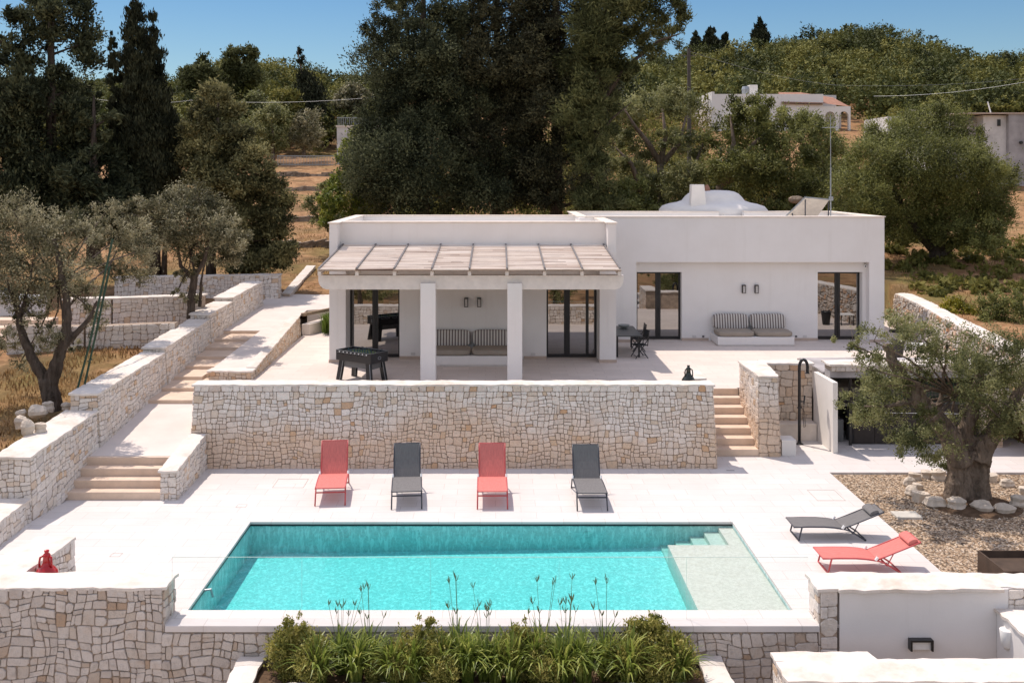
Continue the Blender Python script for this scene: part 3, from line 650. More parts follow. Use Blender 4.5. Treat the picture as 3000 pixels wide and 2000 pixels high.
# front walls
stone_wall('front_wall', 'large grey stone wall in the left foreground with a broad pale top', [
    (rect(-11.5, -5.47, 16.95, 17.57, -2.4), rect(-11.5, -5.49, 16.97, 17.57, .63), 'FR')], M_stone_g, size=.25, warp=.05, gap=.010, dep=.035)
stone_wall('return_wall', 'short stone wall running back from the foreground wall beside the red bottle', [
    ([(-8.95,17.6,-.05),(-8.12,17.6,-.05),(-7.9,19.3,-.05),(-8.6,19.3,-.05)], [(-8.95,17.6,.62),(-8.14,17.6,.62),(-7.93,19.28,.64),(-8.62,19.28,.64)], 'R')], M_stone_p, size=.26)
stone_wall('pool_wall', 'stone retaining wall below the pool edge behind the planter', [
    (rect(-5.56, 5.5, 16.96, 17.55, -2.4), rect(-5.56, 5.36, 16.97, 17.5, -.11), 'F', False)], M_stone_g, size=.26, warp=.05, gap=.010, dep=.035)
stone_wall('corner_pier', 'pale stone pier at the right front corner of the pool', [
    (rect(5.36, 5.66, 16.92, 17.57, -2.4), rect(5.37, 5.68, 16.95, 17.57, .61), 'FL')], M_stone_p, size=.36)
wr = empty('white_wall', (7.2, 17.2, -2.4), 'white rendered wall with rough stone top in the right foreground', 'wall')
m = MB(); m.box(5.7, 8.5, 16.97, 17.55, -2.4, .60); m.box(8.5, 9.6, 16.99, 17.55, -2.4, .60); m.build('rendered_face', M_plaster, wr)
ms = MB(); mc = MB(); wall_seg(ms, mc, rect(8.47, 9.6, 16.96, 17.5, .25), rect(8.47, 9.6, 16.96, 17.5, .60), 'F', .25, 0, False); ms.build('stonework', [M_stone_p, M_mortar], wr)
m = MB(); capping(m, (5.68,16.94,.62), (8.35,16.94,.62), (8.35,17.6,.62), (5.68,17.6,.62), rough=.022); capping(m, (8.36,17.05,.62), (9.6,16.95,.60), (9.6,17.6,.60), (8.36,17.6,.62), rough=.02, seed=4); m.build('top_slab', M_cap, wr)
lm = empty('bulkhead_lamp', (6.52, 16.93, -.62), 'black rectangular bulkhead lamp on the white foreground wall', 'wall lamp')
p0 = at(2660, 1866, Y=16.97); p1 = at(2725, 1898, Y=16.97)
m = MB(); x0, x1, z1, z0 = p0.x, p1.x+.01, p0.z, p1.z
m.box(x0, x1, 16.85, 16.968, z1-.03, z1); m.box(x0, x0+.03, 16.85, 16.968, z0, z1-.03); m.box(x1-.03, x1, 16.85, 16.968, z0, z1-.03); m.build('hood', M_black, lm)
m = MB(); m.box(x0+.03, x1-.03, 16.90, 16.968, z0+.01, z1-.03); m.build('diffuser', M_white, lm)
sw = empty('side_wall', (8.7, 16.2, -2.4), 'white wall with pale stone top coming forward at the right edge', 'wall')
m = MB(); m.box(8.30, 9.6, 15.2, 16.96, -2.4, .26); m.build('rendered_face', M_plaster, sw)
m = MB(); capping(m, (8.30,15.2,.28), (9.6,15.2,.28), (9.6,16.94,.28), (8.30,16.94,.28), rough=.02); m.build('top_slab', M_cap, sw)
p = at(2952, 1850, Y=16.3); m = MB(); m.lathe((8.295,16.6,-.22), [(.05,0),(.09,.05),(.12,.31),(.11,.32)], 20)
tag(m.build('round_lamp', M_white, smooth=True), 'white half round wall lamp on the side of the right edge wall', 'wall lamp')
stone_wall('near_wall', 'white topped stone wall nearest the camera at the bottom right', [
    ([(4.32,15.05,-2.4),(9.0,15.05,-2.4),(9.0,15.8,-2.4),(4.32,15.8,-2.4)], [(4.32,15.1,0),(9.0,15.1,0),(9.0,15.75,0),(4.32,15.75,0)], 'FL'),
    ([(4.32,15.75,-2.4),(5.85,15.75,-2.4),(5.85,16.0,-2.4),(4.32,16.0,-2.4)], [(4.32,15.75,0),(5.85,15.75,0),(5.80,16.0,0),(4.32,16.0,0)], 'L')], M_stone_p, size=.25)
# planter
pl = empty('planter_box', (-.3, 16.5, -2.3), 'low raised planter below the pool wall full of shrubs and lilies', 'planter')
ms = MB(); mc = MB()
xL, xR = -3.85, 3.35
wall_seg(ms, mc, rect(xL-.35, xL, 15.4, 16.93, -2.4), rect(xL-.35, xL, 15.4, 16.9, -.5), 'FL', .28); wall_seg(ms, mc, rect(xR, xR+.35, 15.4, 16.93, -2.4), rect(xR, xR+.35, 15.4, 16.9, -.5), 'F', .28, seed=3)
wall_seg(ms, mc, rect(xL, xR, 15.4, 15.95, -2.4), rect(xL, xR, 15.4, 16.04, -.52), 'F', .28, seed=5)
ms.build('stonework', [M_stone_p, M_mortar], pl); mc.build('top_slab', M_cap, pl)
m = MB(); m.box(xL, xR, 15.96, 16.94, -2.2, -.62); m.build('soil', M_soil, pl)
p = at(835, 1972, z=-.6); 
sp = empty('spot_light', p, 'small white garden spotlight at the left end of the planter', 'spotlight')
m = MB(); m.tube([(p.x,p.y,-.62),(p.x,p.y,-.52)], .012, 8); m.build('spike', M_grey_metal, sp); m = MB(); m.tube([(p.x,p.y+.05,-.52),(p.x+.02,p.y-.06,-.44)], [.035,.05], 12); m.build('head', M_white, sp)
# left parking walls
stone_wall('driveway_wall', 'long low stone wall at the rear of the driveway', [
    ([(-17,45.6,1.2),(-9.5,45.0,1.2),(-9.5,45.5,1.2),(-17,46.1,1.2)], [(-17,45.6,2.95),(-9.52,45.0,3.12),(-9.52,45.5,3.12),(-17,46.1,2.95)], 'FR')], M_stone_p, size=.3)
stone_wall('parking_wall', 'upper white topped stone wall curving beside the parking area', [
    ([(-15.6,36.9,1.3),(-13.6,36.3,1.3),(-13.6,36.8,1.3),(-15.6,37.4,1.3)], [(-15.6,36.9,3.02),(-13.6,36.3,3.12),(-13.6,36.8,3.12),(-15.6,37.4,3.02)], 'FL'),
    ([(-13.6,36.3,1.3),(-10.4,36.3,1.3),(-10.4,36.8,1.3),(-13.6,36.8,1.3)], [(-13.6,36.3,3.12),(-10.4,36.3,3.22),(-10.4,36.8,3.22),(-13.6,36.8,3.12)], 'F')], M_stone_p, size=.3)
stone_wall('garden_wall', 'lower stone wall with a thin top behind the left lawn', [
    ([(-15.4,32.2,1.0),(-13.2,32.9,1.0),(-13.2,33.3,1.0),(-15.4,32.6,1.0)], [(-15.4,32.2,2.75),(-13.2,32.9,2.62),(-13.2,33.3,2.62),(-15.4,32.6,2.75)], 'FL', False),
    ([(-13.2,32.9,1.0),(-10.4,33.3,1.0),(-10.4,33.7,1.0),(-13.2,33.3,1.0)], [(-13.2,32.9,2.62),(-10.4,33.3,2.68),(-10.4,33.7,2.68),(-13.2,33.3,2.62)], 'F', False)], M_stone_p, size=.3)
stone_wall('path_curb', 'short white curb wall slanting up beside the far end of the path', [
    ([(-9.55,45.9,1.8),(-9.2,45.8,1.8),(-9.35,53,1.9),(-9.75,53,1.9)], [(-9.55,45.9,2.2),(-9.2,45.8,2.2),(-9.35,53,2.82),(-9.75,53,2.82)], 'FR')], M_stone_p, size=.3)
m = MB()
for k in range(4): m.box(-17.5, -15.3, 33.0+k*.7, 33.75+k*.7, 1.3, 2.0+.17*k)
tag(m.build('garden_steps', M_step, bevel=.01), 'few pale stone steps left of the garden wall', 'steps')
m = MB()
for i in range(7): a = at(355+i*12, 1092-i*3, z=1.62); m.box(a.x, a.x+.45, a.y, a.y+.14, 1.55, 1.68)
a = at(375, 1066, z=1.65); m.box(a.x-.3, a.x+.4, a.y, a.y+.6, 1.6, 1.74)
tag(m.build('stone_curb', M_step, bevel=.01), 'low pale stone kerb on the dry lawn beside the olive props', 'kerb')
# far terraces
for k, (yy, z0, z1, xa, xb) in enumerate(((72, 4.1, 4.65, -17, -8.5), (88, 5.9, 6.6, -21, -10.5), (98, 7.1, 7.85, -22.5, -12), (59.5, 3.0, 3.75, -13.5, -7))):
    stone_wall('dry_stone_wall', ['lowest of the dark dry stone terrace walls on the grassy slope','middle dark dry stone terrace wall on the grassy slope','highest dark dry stone terrace wall below the fence','rough dry stone wall at the foot of the slope left of the house'][k],
        [(rect(lerp(xa, xb, q/9)-.05, lerp(xa, xb, (q+1)/9), yy+oo, yy+oo+.6, z0-.4), [(lerp(xa, xb, q/9)-.05, yy+oo+.1, z1+h0), (lerp(xa, xb, (q+1)/9), yy+oo+.1, z1+h1), (lerp(xa, xb, (q+1)/9), yy+oo+.6, z1+h1), (lerp(xa, xb, q/9)-.05, yy+oo+.6, z1+h0)], 'F', False) for q, oo, h0, h1 in [(q, rnd.uniform(-.2, .2), rnd.uniform(-.22, .08), rnd.uniform(-.22, .08)) for q in range(9)]], M_stone_d, size=.4, group='dry stone terrace walls', warp=.1)
# right dry wall
segs = []
pts = [(16.5,42.2,2.62),(15.9,38.5,2.66),(15.2,35,2.66),(14.75,32,2.64),(14.35,29.2,2.6),(14.2,26.5,2.5)]
for i in range(len(pts)-1):
    (xa,ya,za),(xb,yb,zb_) = pts[i], pts[i+1]
    segs.append(([(xb-.25,yb,.9),(xb+.5,yb,.9),(xa+.5,ya,.9),(xa-.25,ya,.9)], [(xb,yb,zb_),(xb+.55,yb,zb_),(xa+.55,ya,za),(xa,ya,za)], 'L'))
stone_wall('rubble_wall', 'rough rubble stone wall right of the house holding back the slope', segs, mat_stone('rubble', [(0.0,(0.42,0.38,0.34)),(0.5,(0.66,0.60,0.54)),(0.85,(0.56,0.44,0.34)),(1.0,(0.55,0.30,0.16))]), size=.24, warp=.1, gap=.03, dep=.07)

# ---------------------------------------------------------------- house
HZ = 5.88
hs = empty('house', (4.4, 38, TZ), 'white flat roofed single storey villa above the pool', 'house')
m = MB()
FX0, FX1 = -5.48, 3.97; YB = 34.4
m.box(FX0, FX0+.27, 33.74, YB, TZ, HZ); m.box(FX1-.27, FX1, 33.74, YB, TZ, HZ)
m.box(FX0+.27, FX0+.54, 33.745, YB, TZ, 4.9); m.box(FX1-.54, FX1-.27, 33.745, YB, TZ, 4.9)
D1 = (-4.935, -3.23); D2 = (1.71, 3.425); DT = 3.84
y0, y1 = YB, YB+.4
m.box(FX0, D1[0], y0, y1, TZ, DT); m.box(D1[1], D2[0], y0, y1, TZ, DT); m.box(D2[1], FX1, y0, y1, TZ, DT); m.box(FX0, FX1, y0, y1, DT, HZ)
m.box(FX0, FX0+.3, y1, 40.4, TZ, HZ); m.box(FX1-.3, FX1, y1, 37.9, TZ, HZ); m.box(FX0, 3.4, 40.1, 40.4, 5.2, HZ); m.box(FX0+.3, FX1-.3, y1+2.5, y1+2.6, TZ, 5.2)
m.build('porch_wall', M_plaster, hs)
m = MB(); WX0, WX1 = 3.4, 14.39; WY = 37.9; WZ = 5.92
RX0, RX1, RT = 5.20, 13.83, 4.26; W1 = (5.27, 6.95); W2 = (12.03, 13.70); WT = 3.86
m.box(WX0, RX0, WY, WY+.35, TZ, WZ); m.box(RX1, WX1, WY, WY+.35, TZ, WZ); m.box(RX0, RX1, WY, WY+.35, RT, WZ)
ya, yb = WY+.35, WY+.75
m.box(RX0-.3, W1[0], ya, yb, TZ, WT); m.box(W1[1], W2[0], ya, yb, TZ, WT); m.box(W2[1], WX1, ya, yb, TZ, WT); m.box(WX0, WX1, ya, yb, WT, WZ-.003)
m.box(WX1-.3, WX1, yb, 43.8, TZ, WZ); m.box(WX0-.3, WX0, 37.9, 43.8, 5.2, WZ-.01)
m.box(WX0-.3, 9.5, 43.5, 43.8, 5.2, WZ-.01); m.box(10.55, WX1, 43.5, 43.8, 5.2, WZ); m.box(WX0, WX1-.3, yb+2.5, yb+2.6, TZ, 5.2)
m.build('wing_wall', M_plaster, hs)
m = MB(); m.box(FX0+.3, FX1-.3, y1, 40.1, 5.15, 5.3); m.box(FX1-.3, WX1-.3, yb, 43.5, 5.15, 5.3); m.build('roof', M_plaster2, hs)
# coping
m = MB(); t0, t1 = HZ, HZ+.035
m.box(FX0-.05, FX0+.33, 33.70, 40.45, t0, t1); m.box(FX0+.33, FX1-.33, YB-.04, YB+.42, t0, t1); m.box(FX1-.33, FX1+.05, 33.70, 37.86, t0, t1); m.box(FX0+.33, 3.42, 40.06, 40.45, t0, t1)
t0, t1 = WZ, WZ+.035
m.box(WX0-.1, WX1+.04, WY-.04, WY+.4, t0, t1); m.box(WX1-.34, WX1+.04, WY+.4, 43.85, t0, t1); m.box(WX0-.34, WX0+.02, 38.3, 43.85, t0-.01, t1-.01)
m.box(WX0+.02, 9.5, 43.46, 43.85, t0-.01, t1-.01); m.box(10.55, WX1-.34, 43.46, 43.85, t0, t1)
m.build('coping', M_coping, hs, bevel=.005)
for q in ((FX0-.02, FX0+.56, 33.72, 33.74), (FX1-.56, FX1+.02, 33.72, 33.74), (D1[1], -2.5, YB-.02, YB), (.95, D2[0], YB-.02, YB), (W1[1], 7.95, ya-.02, ya), (10.85, W2[0], ya-.02, ya), (FX1+.02, RX0, WY-.02, WY), (RX1, WX1, WY-.02, WY)):
    m = MB(); m.box(*q, TZ, TZ+.1); m.build('skirting', M_skirt, hs)
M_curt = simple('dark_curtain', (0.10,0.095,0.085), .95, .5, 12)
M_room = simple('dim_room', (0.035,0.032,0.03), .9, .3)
def door(x0, x1, yf, zt, extra=False, curtain=False):
    z0 = TZ+.02; f = MB(); d = .06
    f.box(x0, x0+.07, yf, yf+d, z0, zt); f.box(x1-.07, x1, yf, yf+d, z0, zt); f.box(x0+.07, x1-.07, yf, yf+d, zt-.08, zt); f.box(x0+.07, x1-.07, yf, yf+d, z0, z0+.10)
    xr = x1-.30 if extra else x1; xm = (x0+xr)/2
    f.box(xm-.10, xm-.005, yf-.012, yf+d-.012, z0+.1, zt-.08); f.box(xm+.005, xm+.10, yf-.012, yf+d-.012, z0+.1, zt-.08)
    f.box(xm-.005, xm+.005, yf+.01, yf+d-.012, z0+.1, zt-.08)
    if extra: f.box(xr-.07, xr+.03, yf-.012, yf+d-.012, z0+.1, zt-.08)
    fr = f.build('glass_door', M_frame, hs, bevel=.004)
    for a, b in (((x0+.07, xm-.10), (xm+.10, xr-.07), (xr+.03, x1-.07)) if extra else ((x0+.07, xm-.10), (xm+.10, x1-.07))):
        m = MB(); m.box(a, b, yf+.02, yf+.03, z0+.1, zt-.08); m.build('pane', M_pane, fr)
    m = MB(); m.box(xm+.03, xm+.045, yf-.06, yf-.02, 2.3, 2.5); m.build('handle', M_black, fr)
    m = MB(); k = 0
    n_ = int((x1-x0)/.05)
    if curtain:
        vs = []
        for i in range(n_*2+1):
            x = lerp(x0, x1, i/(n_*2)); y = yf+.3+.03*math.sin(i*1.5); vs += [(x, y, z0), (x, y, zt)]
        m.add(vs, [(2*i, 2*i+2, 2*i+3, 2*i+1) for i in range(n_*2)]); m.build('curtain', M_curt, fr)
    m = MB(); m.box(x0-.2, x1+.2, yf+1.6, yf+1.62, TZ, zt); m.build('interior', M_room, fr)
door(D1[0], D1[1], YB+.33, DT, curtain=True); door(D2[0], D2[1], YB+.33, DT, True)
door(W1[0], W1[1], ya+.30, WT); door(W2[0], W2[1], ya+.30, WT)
# dome, chimney
m = MB()
prof = [(2.35,-.3),(2.42,.1),(2.40,.34),(2.26,.50),(1.95,.60),(1.62,.66),(1.40,.74),(1.26,.92),(1.12,1.05),(.94,1.13),(.7,1.175),(.35,1.19),(.02,1.195)]
m.lathe((9.75,45.9,5.62), prof, 48, sy=.85)
m.v = [(x+.04*smooth_noise(y*1.1, x*.9, 2), y, z-.05*max(0, (x-10.8)*.4)) for x, y, z in m.v]
m.box(8.9, 10.9, 43.85, 45, 5.2, 5.80); m.build('dome', M_plaster2, hs, smooth=True)
m = MB(); m.hexa([(8.44,44.3,5.6),(9.18,44.3,5.6),(9.18,44.9,5.6),(8.44,44.9,5.6),(8.50,44.35,7.08),(9.04,44.35,7.08),(9.04,44.85,7.08),(8.50,44.85,7.08)]); m.build('chimney', M_plaster2, hs, bevel=.02)
m = MB(); a = at(2066, 549, Y=45.5); m.lathe((a.x+.08,45.5,a.z-.3), [(.1,0),(.16,.12),(.12,.3),(.05,.42)], 10); m.build('roof_ornament', M_tile, hs)
# pergola
pe = empty('pergola', (-.75, 31.8, TZ), 'whitewashed pergola with a reed mat roof over the porch', 'pergola')
for xa in (1232, 1312+900-812):
    pass
for px0, px1 in ((1231.5, 1276), (1486.5, 1530)):
    xa = (px0-CX)*30.6/F; xb = (px1-CX)*30.6/F; m = MB(); m.box(xa, xb, 30.6, 31.05, TZ, 4.24); m.build('pillar', M_plaster, pe, bevel=.01)
m = MB(); bx0, bx1 = -5.32, 3.84; zb0, zb1 = 4.04, 4.47
prof = []
for t in np.linspace(0, math.pi/2, 6): prof.append((bx0+.22-.22*math.sin(t)*1.0, zb0+.22-.22*math.cos(t)))
pr = [(bx0+.28, zb0)]+[(bx0+.28-.28*math.sin(t), zb0+.28-.28*math.cos(t)) for t in np.linspace(.2, math.pi/2, 5)]+[(bx0, zb1), (bx1, zb1)]+[(bx1-.28+.28*math.sin(t), zb0+.28-.28*math.cos(t)) for t in np.linspace(math.pi/2, .2, 5)]+[(bx1-.28, zb0)]
n_ = len(pr); vs = [(x, 30.72, z) for x, z in pr]+[(x, 31.0, z) for x, z in pr]
m.add(vs, [tuple(range(n_-1, -1, -1)) if False else tuple(range(n_)), tuple(range(2*n_-1, n_-1, -1))]+[(i, n_+i, n_+(i+1) % n_, (i+1) % n_) for i in range(n_)])
m.build('beam', M_beam, pe, bevel=.01)
ry0, rz0, ry1, rz1 = 30.42, 4.66, YB-.02, 5.12
def roofp(u, v, dz=0): return Vector((lerp(lerp(-5.30, 3.74, u), lerp(-5.16, 3.66, u), v), lerp(ry0, ry1, v), lerp(rz0, rz1, v)+dz))
for k in range(9):
    u = .005+.99*k/8; a = roofp(u, 0.02, -.12); b = roofp(u, 1, -.12); m = MB(); m.bar(a, b, .10, .13); m.build('rafter', M_beam, pe, bevel=.005)
    a = roofp(u, 0, .045); b = roofp(u, 1, .045); m = MB(); m.bar(a, b, .05, .03); m.build('batten', M_greywood, pe)
m = MB(); a, b = roofp(0, .03, -.03), roofp(1, .03, -.03); m.bar(a, b, .05, .05); a, b = roofp(0, .5, -.04), roofp(1, .5, -.04); m.bar(a, b, .05, .04); m.build('lath', M_wood, pe)
m = MB()
for k in range(8):
    rows = 104
    for j in range(rows):
        v = (j+.5+rnd.uniform(-.25, .25))/rows; u0 = k/8+.001; u1 = (k+1)/8-.001
        if rnd.random() < .25: uu = rnd.uniform(u0, u1); segs_ = ((u0, uu-.0008), (uu, u1))
        else: segs_ = ((u0, u1),)
        for a_, b_ in segs_:
            if b_-a_ < .004: continue
            A_ = roofp(a_, v, rnd.uniform(0, .012)); B_ = roofp(b_, min(1, max(0, v+rnd.uniform(-.003, .003))), rnd.uniform(0, .012))
            m.tube([A_, B_], rnd.uniform(.0165, .021), 5)
m.build('reed_mat', M_reed, pe)
m = MB(); c_ = [roofp(0, 0, -.03), roofp(1, 0, -.03), roofp(1, 1, -.03), roofp(0, 1, -.03)]; m.hexa([p-Vector((0,0,.012)) for p in c_]+c_); m.build('reed_underlay', simple('reed_shade', (0.42,0.32,0.25), .9, .2, 9), pe)
# wall lamps
def lantern(px, py, Yw, label):
    p = at(px, py, Y=Yw); e = empty('wall_lantern', (p.x, Yw, p.z-.16), label, 'wall lamp', 'wall lanterns on the house front')
    w_ = .065; yb_ = Yw-.002; m = MB(); zt_, zb_ = p.z+.155, p.z-.155
    m.box(p.x-w_, p.x+w_, Yw-.14, yb_, zt_-.035, zt_); m.box(p.x-w_, p.x-w_+.02, Yw-.13, Yw-.105, zb_, zt_-.035); m.box(p.x+w_-.02, p.x+w_, Yw-.13, Yw-.105, zb_, zt_-.035)
    m.box(p.x-w_+.02, p.x+w_-.02, Yw-.13, Yw-.105, zb_, zb_+.02); m.box(p.x-w_, p.x-w_+.02, Yw-.03, yb_, zb_, zt_-.035); m.box(p.x+w_-.02, p.x+w_, Yw-.03, yb_, zb_, zt_-.035); m.build('housing', simple('bronze', (0.05,0.042,0.038), .4, .1), e)
    m = MB(); m.box(p.x-w_+.022, p.x+w_-.022, Yw-.12, yb_, zb_+.02, zt_-.036); m.build('glass', simple('frosted', (0.5,0.48,0.46), .4, .05), e)
lantern(1366, 885, YB, 'left lantern on the porch wall above the striped sofa'); lantern(1404, 885, YB, 'right lantern on the porch wall above the striped sofa')
lantern(2178, 846, ya, 'left lantern on the open wing wall above the outdoor sofa'); lantern(2215, 846, ya, 'right lantern on the open wing wall above the outdoor sofa')
# sockets, camera
for px, py, Yw, lb in ((1210, 1036, YB, 'white socket cover low on the porch wall left of the sofa'), (1562, 1037, YB, 'white socket cover low on the porch wall right of the sofa'), (2034, 985, ya, 'white socket cover low on the wing wall by the first glass door'), (2358, 985, ya, 'white socket cover low on the wing wall right of the sofa')):
    p = at(px, py, Y=Yw); m = MB(); m.box(p.x-.07, p.x+.07, Yw-.015, Yw-.001, p.z-.045, p.z+.045); tag(m.build('wall_socket', simple('socket_white', (0.62,0.60,0.58)), bevel=.003), lb, 'socket', 'wall sockets')
for px, lb in ((2060, 'black double socket left of the outdoor sofa'), (2332, 'black double socket right of the outdoor sofa')):
    p = at(px, 985, Y=ya); m = MB(); m.box(p.x-.035, p.x-.004, Yw-.02, ya-.001, p.z-.03, p.z+.03); m.box(p.x+.004, p.x+.035, Yw-.02, ya-.001, p.z-.03, p.z+.03); tag(m.build('wall_socket', M_black), lb, 'socket', 'wall sockets')
p = at(2532, 777, Y=ya); cc = empty('security_camera', (p.x, ya, p.z), 'small white security camera high on the wall near the right door', 'security camera')
m = MB(); m.tube([(p.x,ya,p.z),(p.x,ya-.08,p.z)], .04, 12); m.build('bracket', M_white, cc); m = MB(); m.tube([(p.x,ya-.08,p.z),(p.x-.03,ya-.22,p.z-.02)], .05, 14); m.build('camera_body', M_white, cc); m = MB(); m.tube([(p.x-.03,ya-.22,p.z-.02),(p.x-.033,ya-.232,p.z-.022)], .03, 12); m.build('lens', M_black, cc)
# sofas
def cushion(name, mat, x0, x1, y0, y1, z0, z1, label, cat, lean=0, soft=.3, group=None):
    m = MB(); nx, ny, nz = 10, 6, 4; import itertools
    cx, cy, cz = (x0+x1)/2, (y0+y1)/2, (z0+z1)/2; hx, hy, hz = (x1-x0)/2, (y1-y0)/2, (z1-z0)/2
    r = random.Random(int(x0*77)); ph = r.uniform(0, 6)
    def warp(u, v, w_):
        e = 6.0; k = (abs(u)**e+abs(v)**e+abs(w_)**e)**(1/e); mx = max(abs(u), abs(v), abs(w_), 1e-6); q = mx/k
        x, y, z = u*q, v*q, w_*q
        puff = 1+.10*math.cos(x*1.5)*math.cos(y*1.5)
        if hy < hz: yy = y*puff*1.05; zz = z*(1+.015*math.sin(x*4+ph))
        else: yy = y; zz = z*puff+(.03*math.sin(x*5+ph)*math.sin(y*3) if z > 0 else 0)
        return (cx+x*hx, cy+yy*hy+lean*(z*hz), cz+zz*hz)
    def face(a, b, fn, fl):
        o = len(m.v); vs = [warp(*fn(-1+2*i/a, -1+2*j/b)) for j in range(b+1) for i in range(a+1)]
        fs = [(j*(a+1)+i, j*(a+1)+i+1, (j+1)*(a+1)+i+1, (j+1)*(a+1)+i) for j in range(b) for i in range(a)]
        if fl: fs = [tuple(reversed(f)) for f in fs]
        m.add(vs, fs)
    face(14, 8, lambda s, t: (s, t, 1), False); face(14, 8, lambda s, t: (s, t, -1), True)
    face(14, 8, lambda s, t: (s, -1, t), False); face(14, 8, lambda s, t: (s, 1, t), True)
    face(8, 8, lambda s, t: (1, s, t), False); face(8, 8, lambda s, t: (-1, s, t), True)
    o = m.build(name, mat, smooth=True)
    tag(o, label, cat, group); return o
def sofa(x0, x1, y0, yw, nm, lab, two):
    m = MB(); m.box(x0, x1, y0, yw-.001, TZ+.05, TZ+.33); m.box(x0+.04, x1-.04, y0+.04, yw-.001, TZ, TZ+.05); tag(m.build('sofa_plinth', M_plaster, bevel=.008), lab, 'bench')
    xm = (x0+x1)/2; g_ = .015
    for i, (a, b) in enumerate(((x0+.02, xm-g_), (xm+g_, x1-.02))):
        sd = ('left', 'right')[i]
        cushion('seat_cushion', M_beige, a, b, y0+.01, yw-.25, TZ+.33, TZ+.52, f'{sd} plain taupe seat cushion of the {nm}', 'cushion', group='sofa cushions')
        cushion('back_cushion', M_stripe, a+.02, b-.02, yw-.30, yw-.10, TZ+.49, TZ+.49+(.52 if not two else .54), f'{sd} striped back cushion of the {nm}', 'cushion', lean=.22, group='sofa cushions')
sofa(-2.44, .86, 33.1, YB, 'porch sofa', 'white built-in sofa plinth under the pergola', False)
sofa(8.03, 10.8, 37.0, ya, 'sofa on the open wing', 'white built-in sofa plinth against the open wing wall', True)
# foosball
def foosball():
    e = empty('foosball_table', (0,0,0), 'black foosball table standing at the left end of the porch', 'game table')
    L, W, zt_, zb_ = 1.42, .76, .90, .60; m = MB(); t = .035
    def ring(z0, z1, l, w, mi=0):
        m.box(-l/2, l/2, -w/2, -w/2+t, z0, z1, mi); m.box(-l/2, l/2, w/2-t, w/2, z0, z1, mi); m.box(-l/2, -l/2+t, -w/2+t, w/2-t, z0, z1, mi); m.box(l/2-t, l/2, -w/2+t, w/2-t, z0, z1, mi)
    ring(zb_, zt_, L, W); m.box(-L/2+t, L/2-t, -W/2+t, W/2-t, zb_, zb_+.02); m.build('cabinet', M_black, e, bevel=.006)
    m = MB(); m.box(-L/2+t, L/2-t, -W/2+t, W/2-t, zt_-.12, zt_-.10); m.build('playfield', simple('playfield', (0.02,0.035,0.03), .5), e)
    m = MB(); t2 = .012
    for s in (-1, 1): m.box(-L/2-.004, L/2+.004, s*W/2-t2/2, s*W/2+t2/2, zt_, zt_+.008); m.box(s*L/2-t2/2, s*L/2+t2/2, -W/2+t2, W/2-t2, zt_+.001, zt_+.009)
    m.build('rail_trim', M_grey_metal, e)
    for sx in (-1, 1):
        for sy in (-1, 1):
            m = MB(); x, y = sx*(L/2-.17), sy*(W/2-.10); x2, y2 = sx*(L/2-.08), sy*(W/2-.05); a, b = .085, .05
            m.hexa([(x2-a,y2-b,0),(x2+a,y2-b,0),(x2+a,y2+b,0),(x2-a,y2+b,0),(x-a,y-b,zb_),(x+a,y-b,zb_),(x+a,y+b,zb_),(x-a,y+b,zb_)]); lg = m.build('leg', M_black, e, bevel=.006)
            m = MB(); m.bar((x2+a*.98,y2-b-.003,0.02),(x+a*.98,y-b-.003,zb_-.01), .012, .012); m.build('leg_trim', M_grey_metal, lg)
    m = MB(); m.box(-L/2+.2, L/2-.2, -W/2+.09, -W/2+.12, .42, .58); m.box(-L/2+.2, L/2-.2, W/2-.12, W/2-.09, .42, .58); m.box(-L/2+.15, -L/2+.18, -W/2+.14, W/2-.14, .40, .58); m.box(L/2-.18, L/2-.15, -W/2+.14, W/2-.14, .40, .58); m.build('stretcher', simple('grey_panel', (0.13,0.13,0.13), .5), e)
    for k in range(8):
        x = -L/2+.16+k*(L-.32)/7; sd = 1 if k in (0,1,3,5) else -1
        m = MB(); m.tube([(x,-W/2-.10-(.12 if sd < 0 else 0),zt_-.04),(x,W/2+.10+(.12 if sd > 0 else 0),zt_-.04)], .007, 8); rd = m.build('rod', M_grey_metal, e)
        m = MB(); yy = sd*(W/2+.2); m.tube([(x,yy-.06,zt_-.04),(x,yy+.06,zt_-.04)], .017, 8); m.build('grip', M_black, rd)
        n_ = (1,2,3,5,5,3,2,1)[k]; m = MB()
        for q in range(n_):
            y = (q-(n_-1)/2)*min(.13, .5/n_*1.1); m.box(x-.012, x+.012, y-.016, y+.016, zt_-.095, zt_-.01); m.lathe((x,y,zt_-.01), [(.008,0),(.014,.012),(.008,.026)], 6)
        m.build('player_figures', simple('figure_blue' if k in (0,1,3,5) else 'figure_yellow', (0.05,0.12,0.14) if k in (0,1,3,5) else (0.22,0.28,0.10), .4), rd)
        m = MB(); m.tube([(x,-W/2-.001,zt_-.04),(x,-W/2-.02,zt_-.04)], .022, 10); m.build('bearing', M_white, rd)
    for s in (-1, 1):
        m = MB(); M = Matrix.Translation((s*(L/2+.004), 0, .74)); ring_ = [(s*(L/2+.006), .065*math.cos(t), .74+.04*math.sin(t)) for t in np.linspace(0, 2*math.pi, 17)]; m.tube(ring_, .008, 6, cap=False); m.build('ball_return', M_grey_metal, e)
    e.location = (-4.03, 30.85, TZ); e.rotation_euler = (0, 0, R(-36)); return e
foosball()
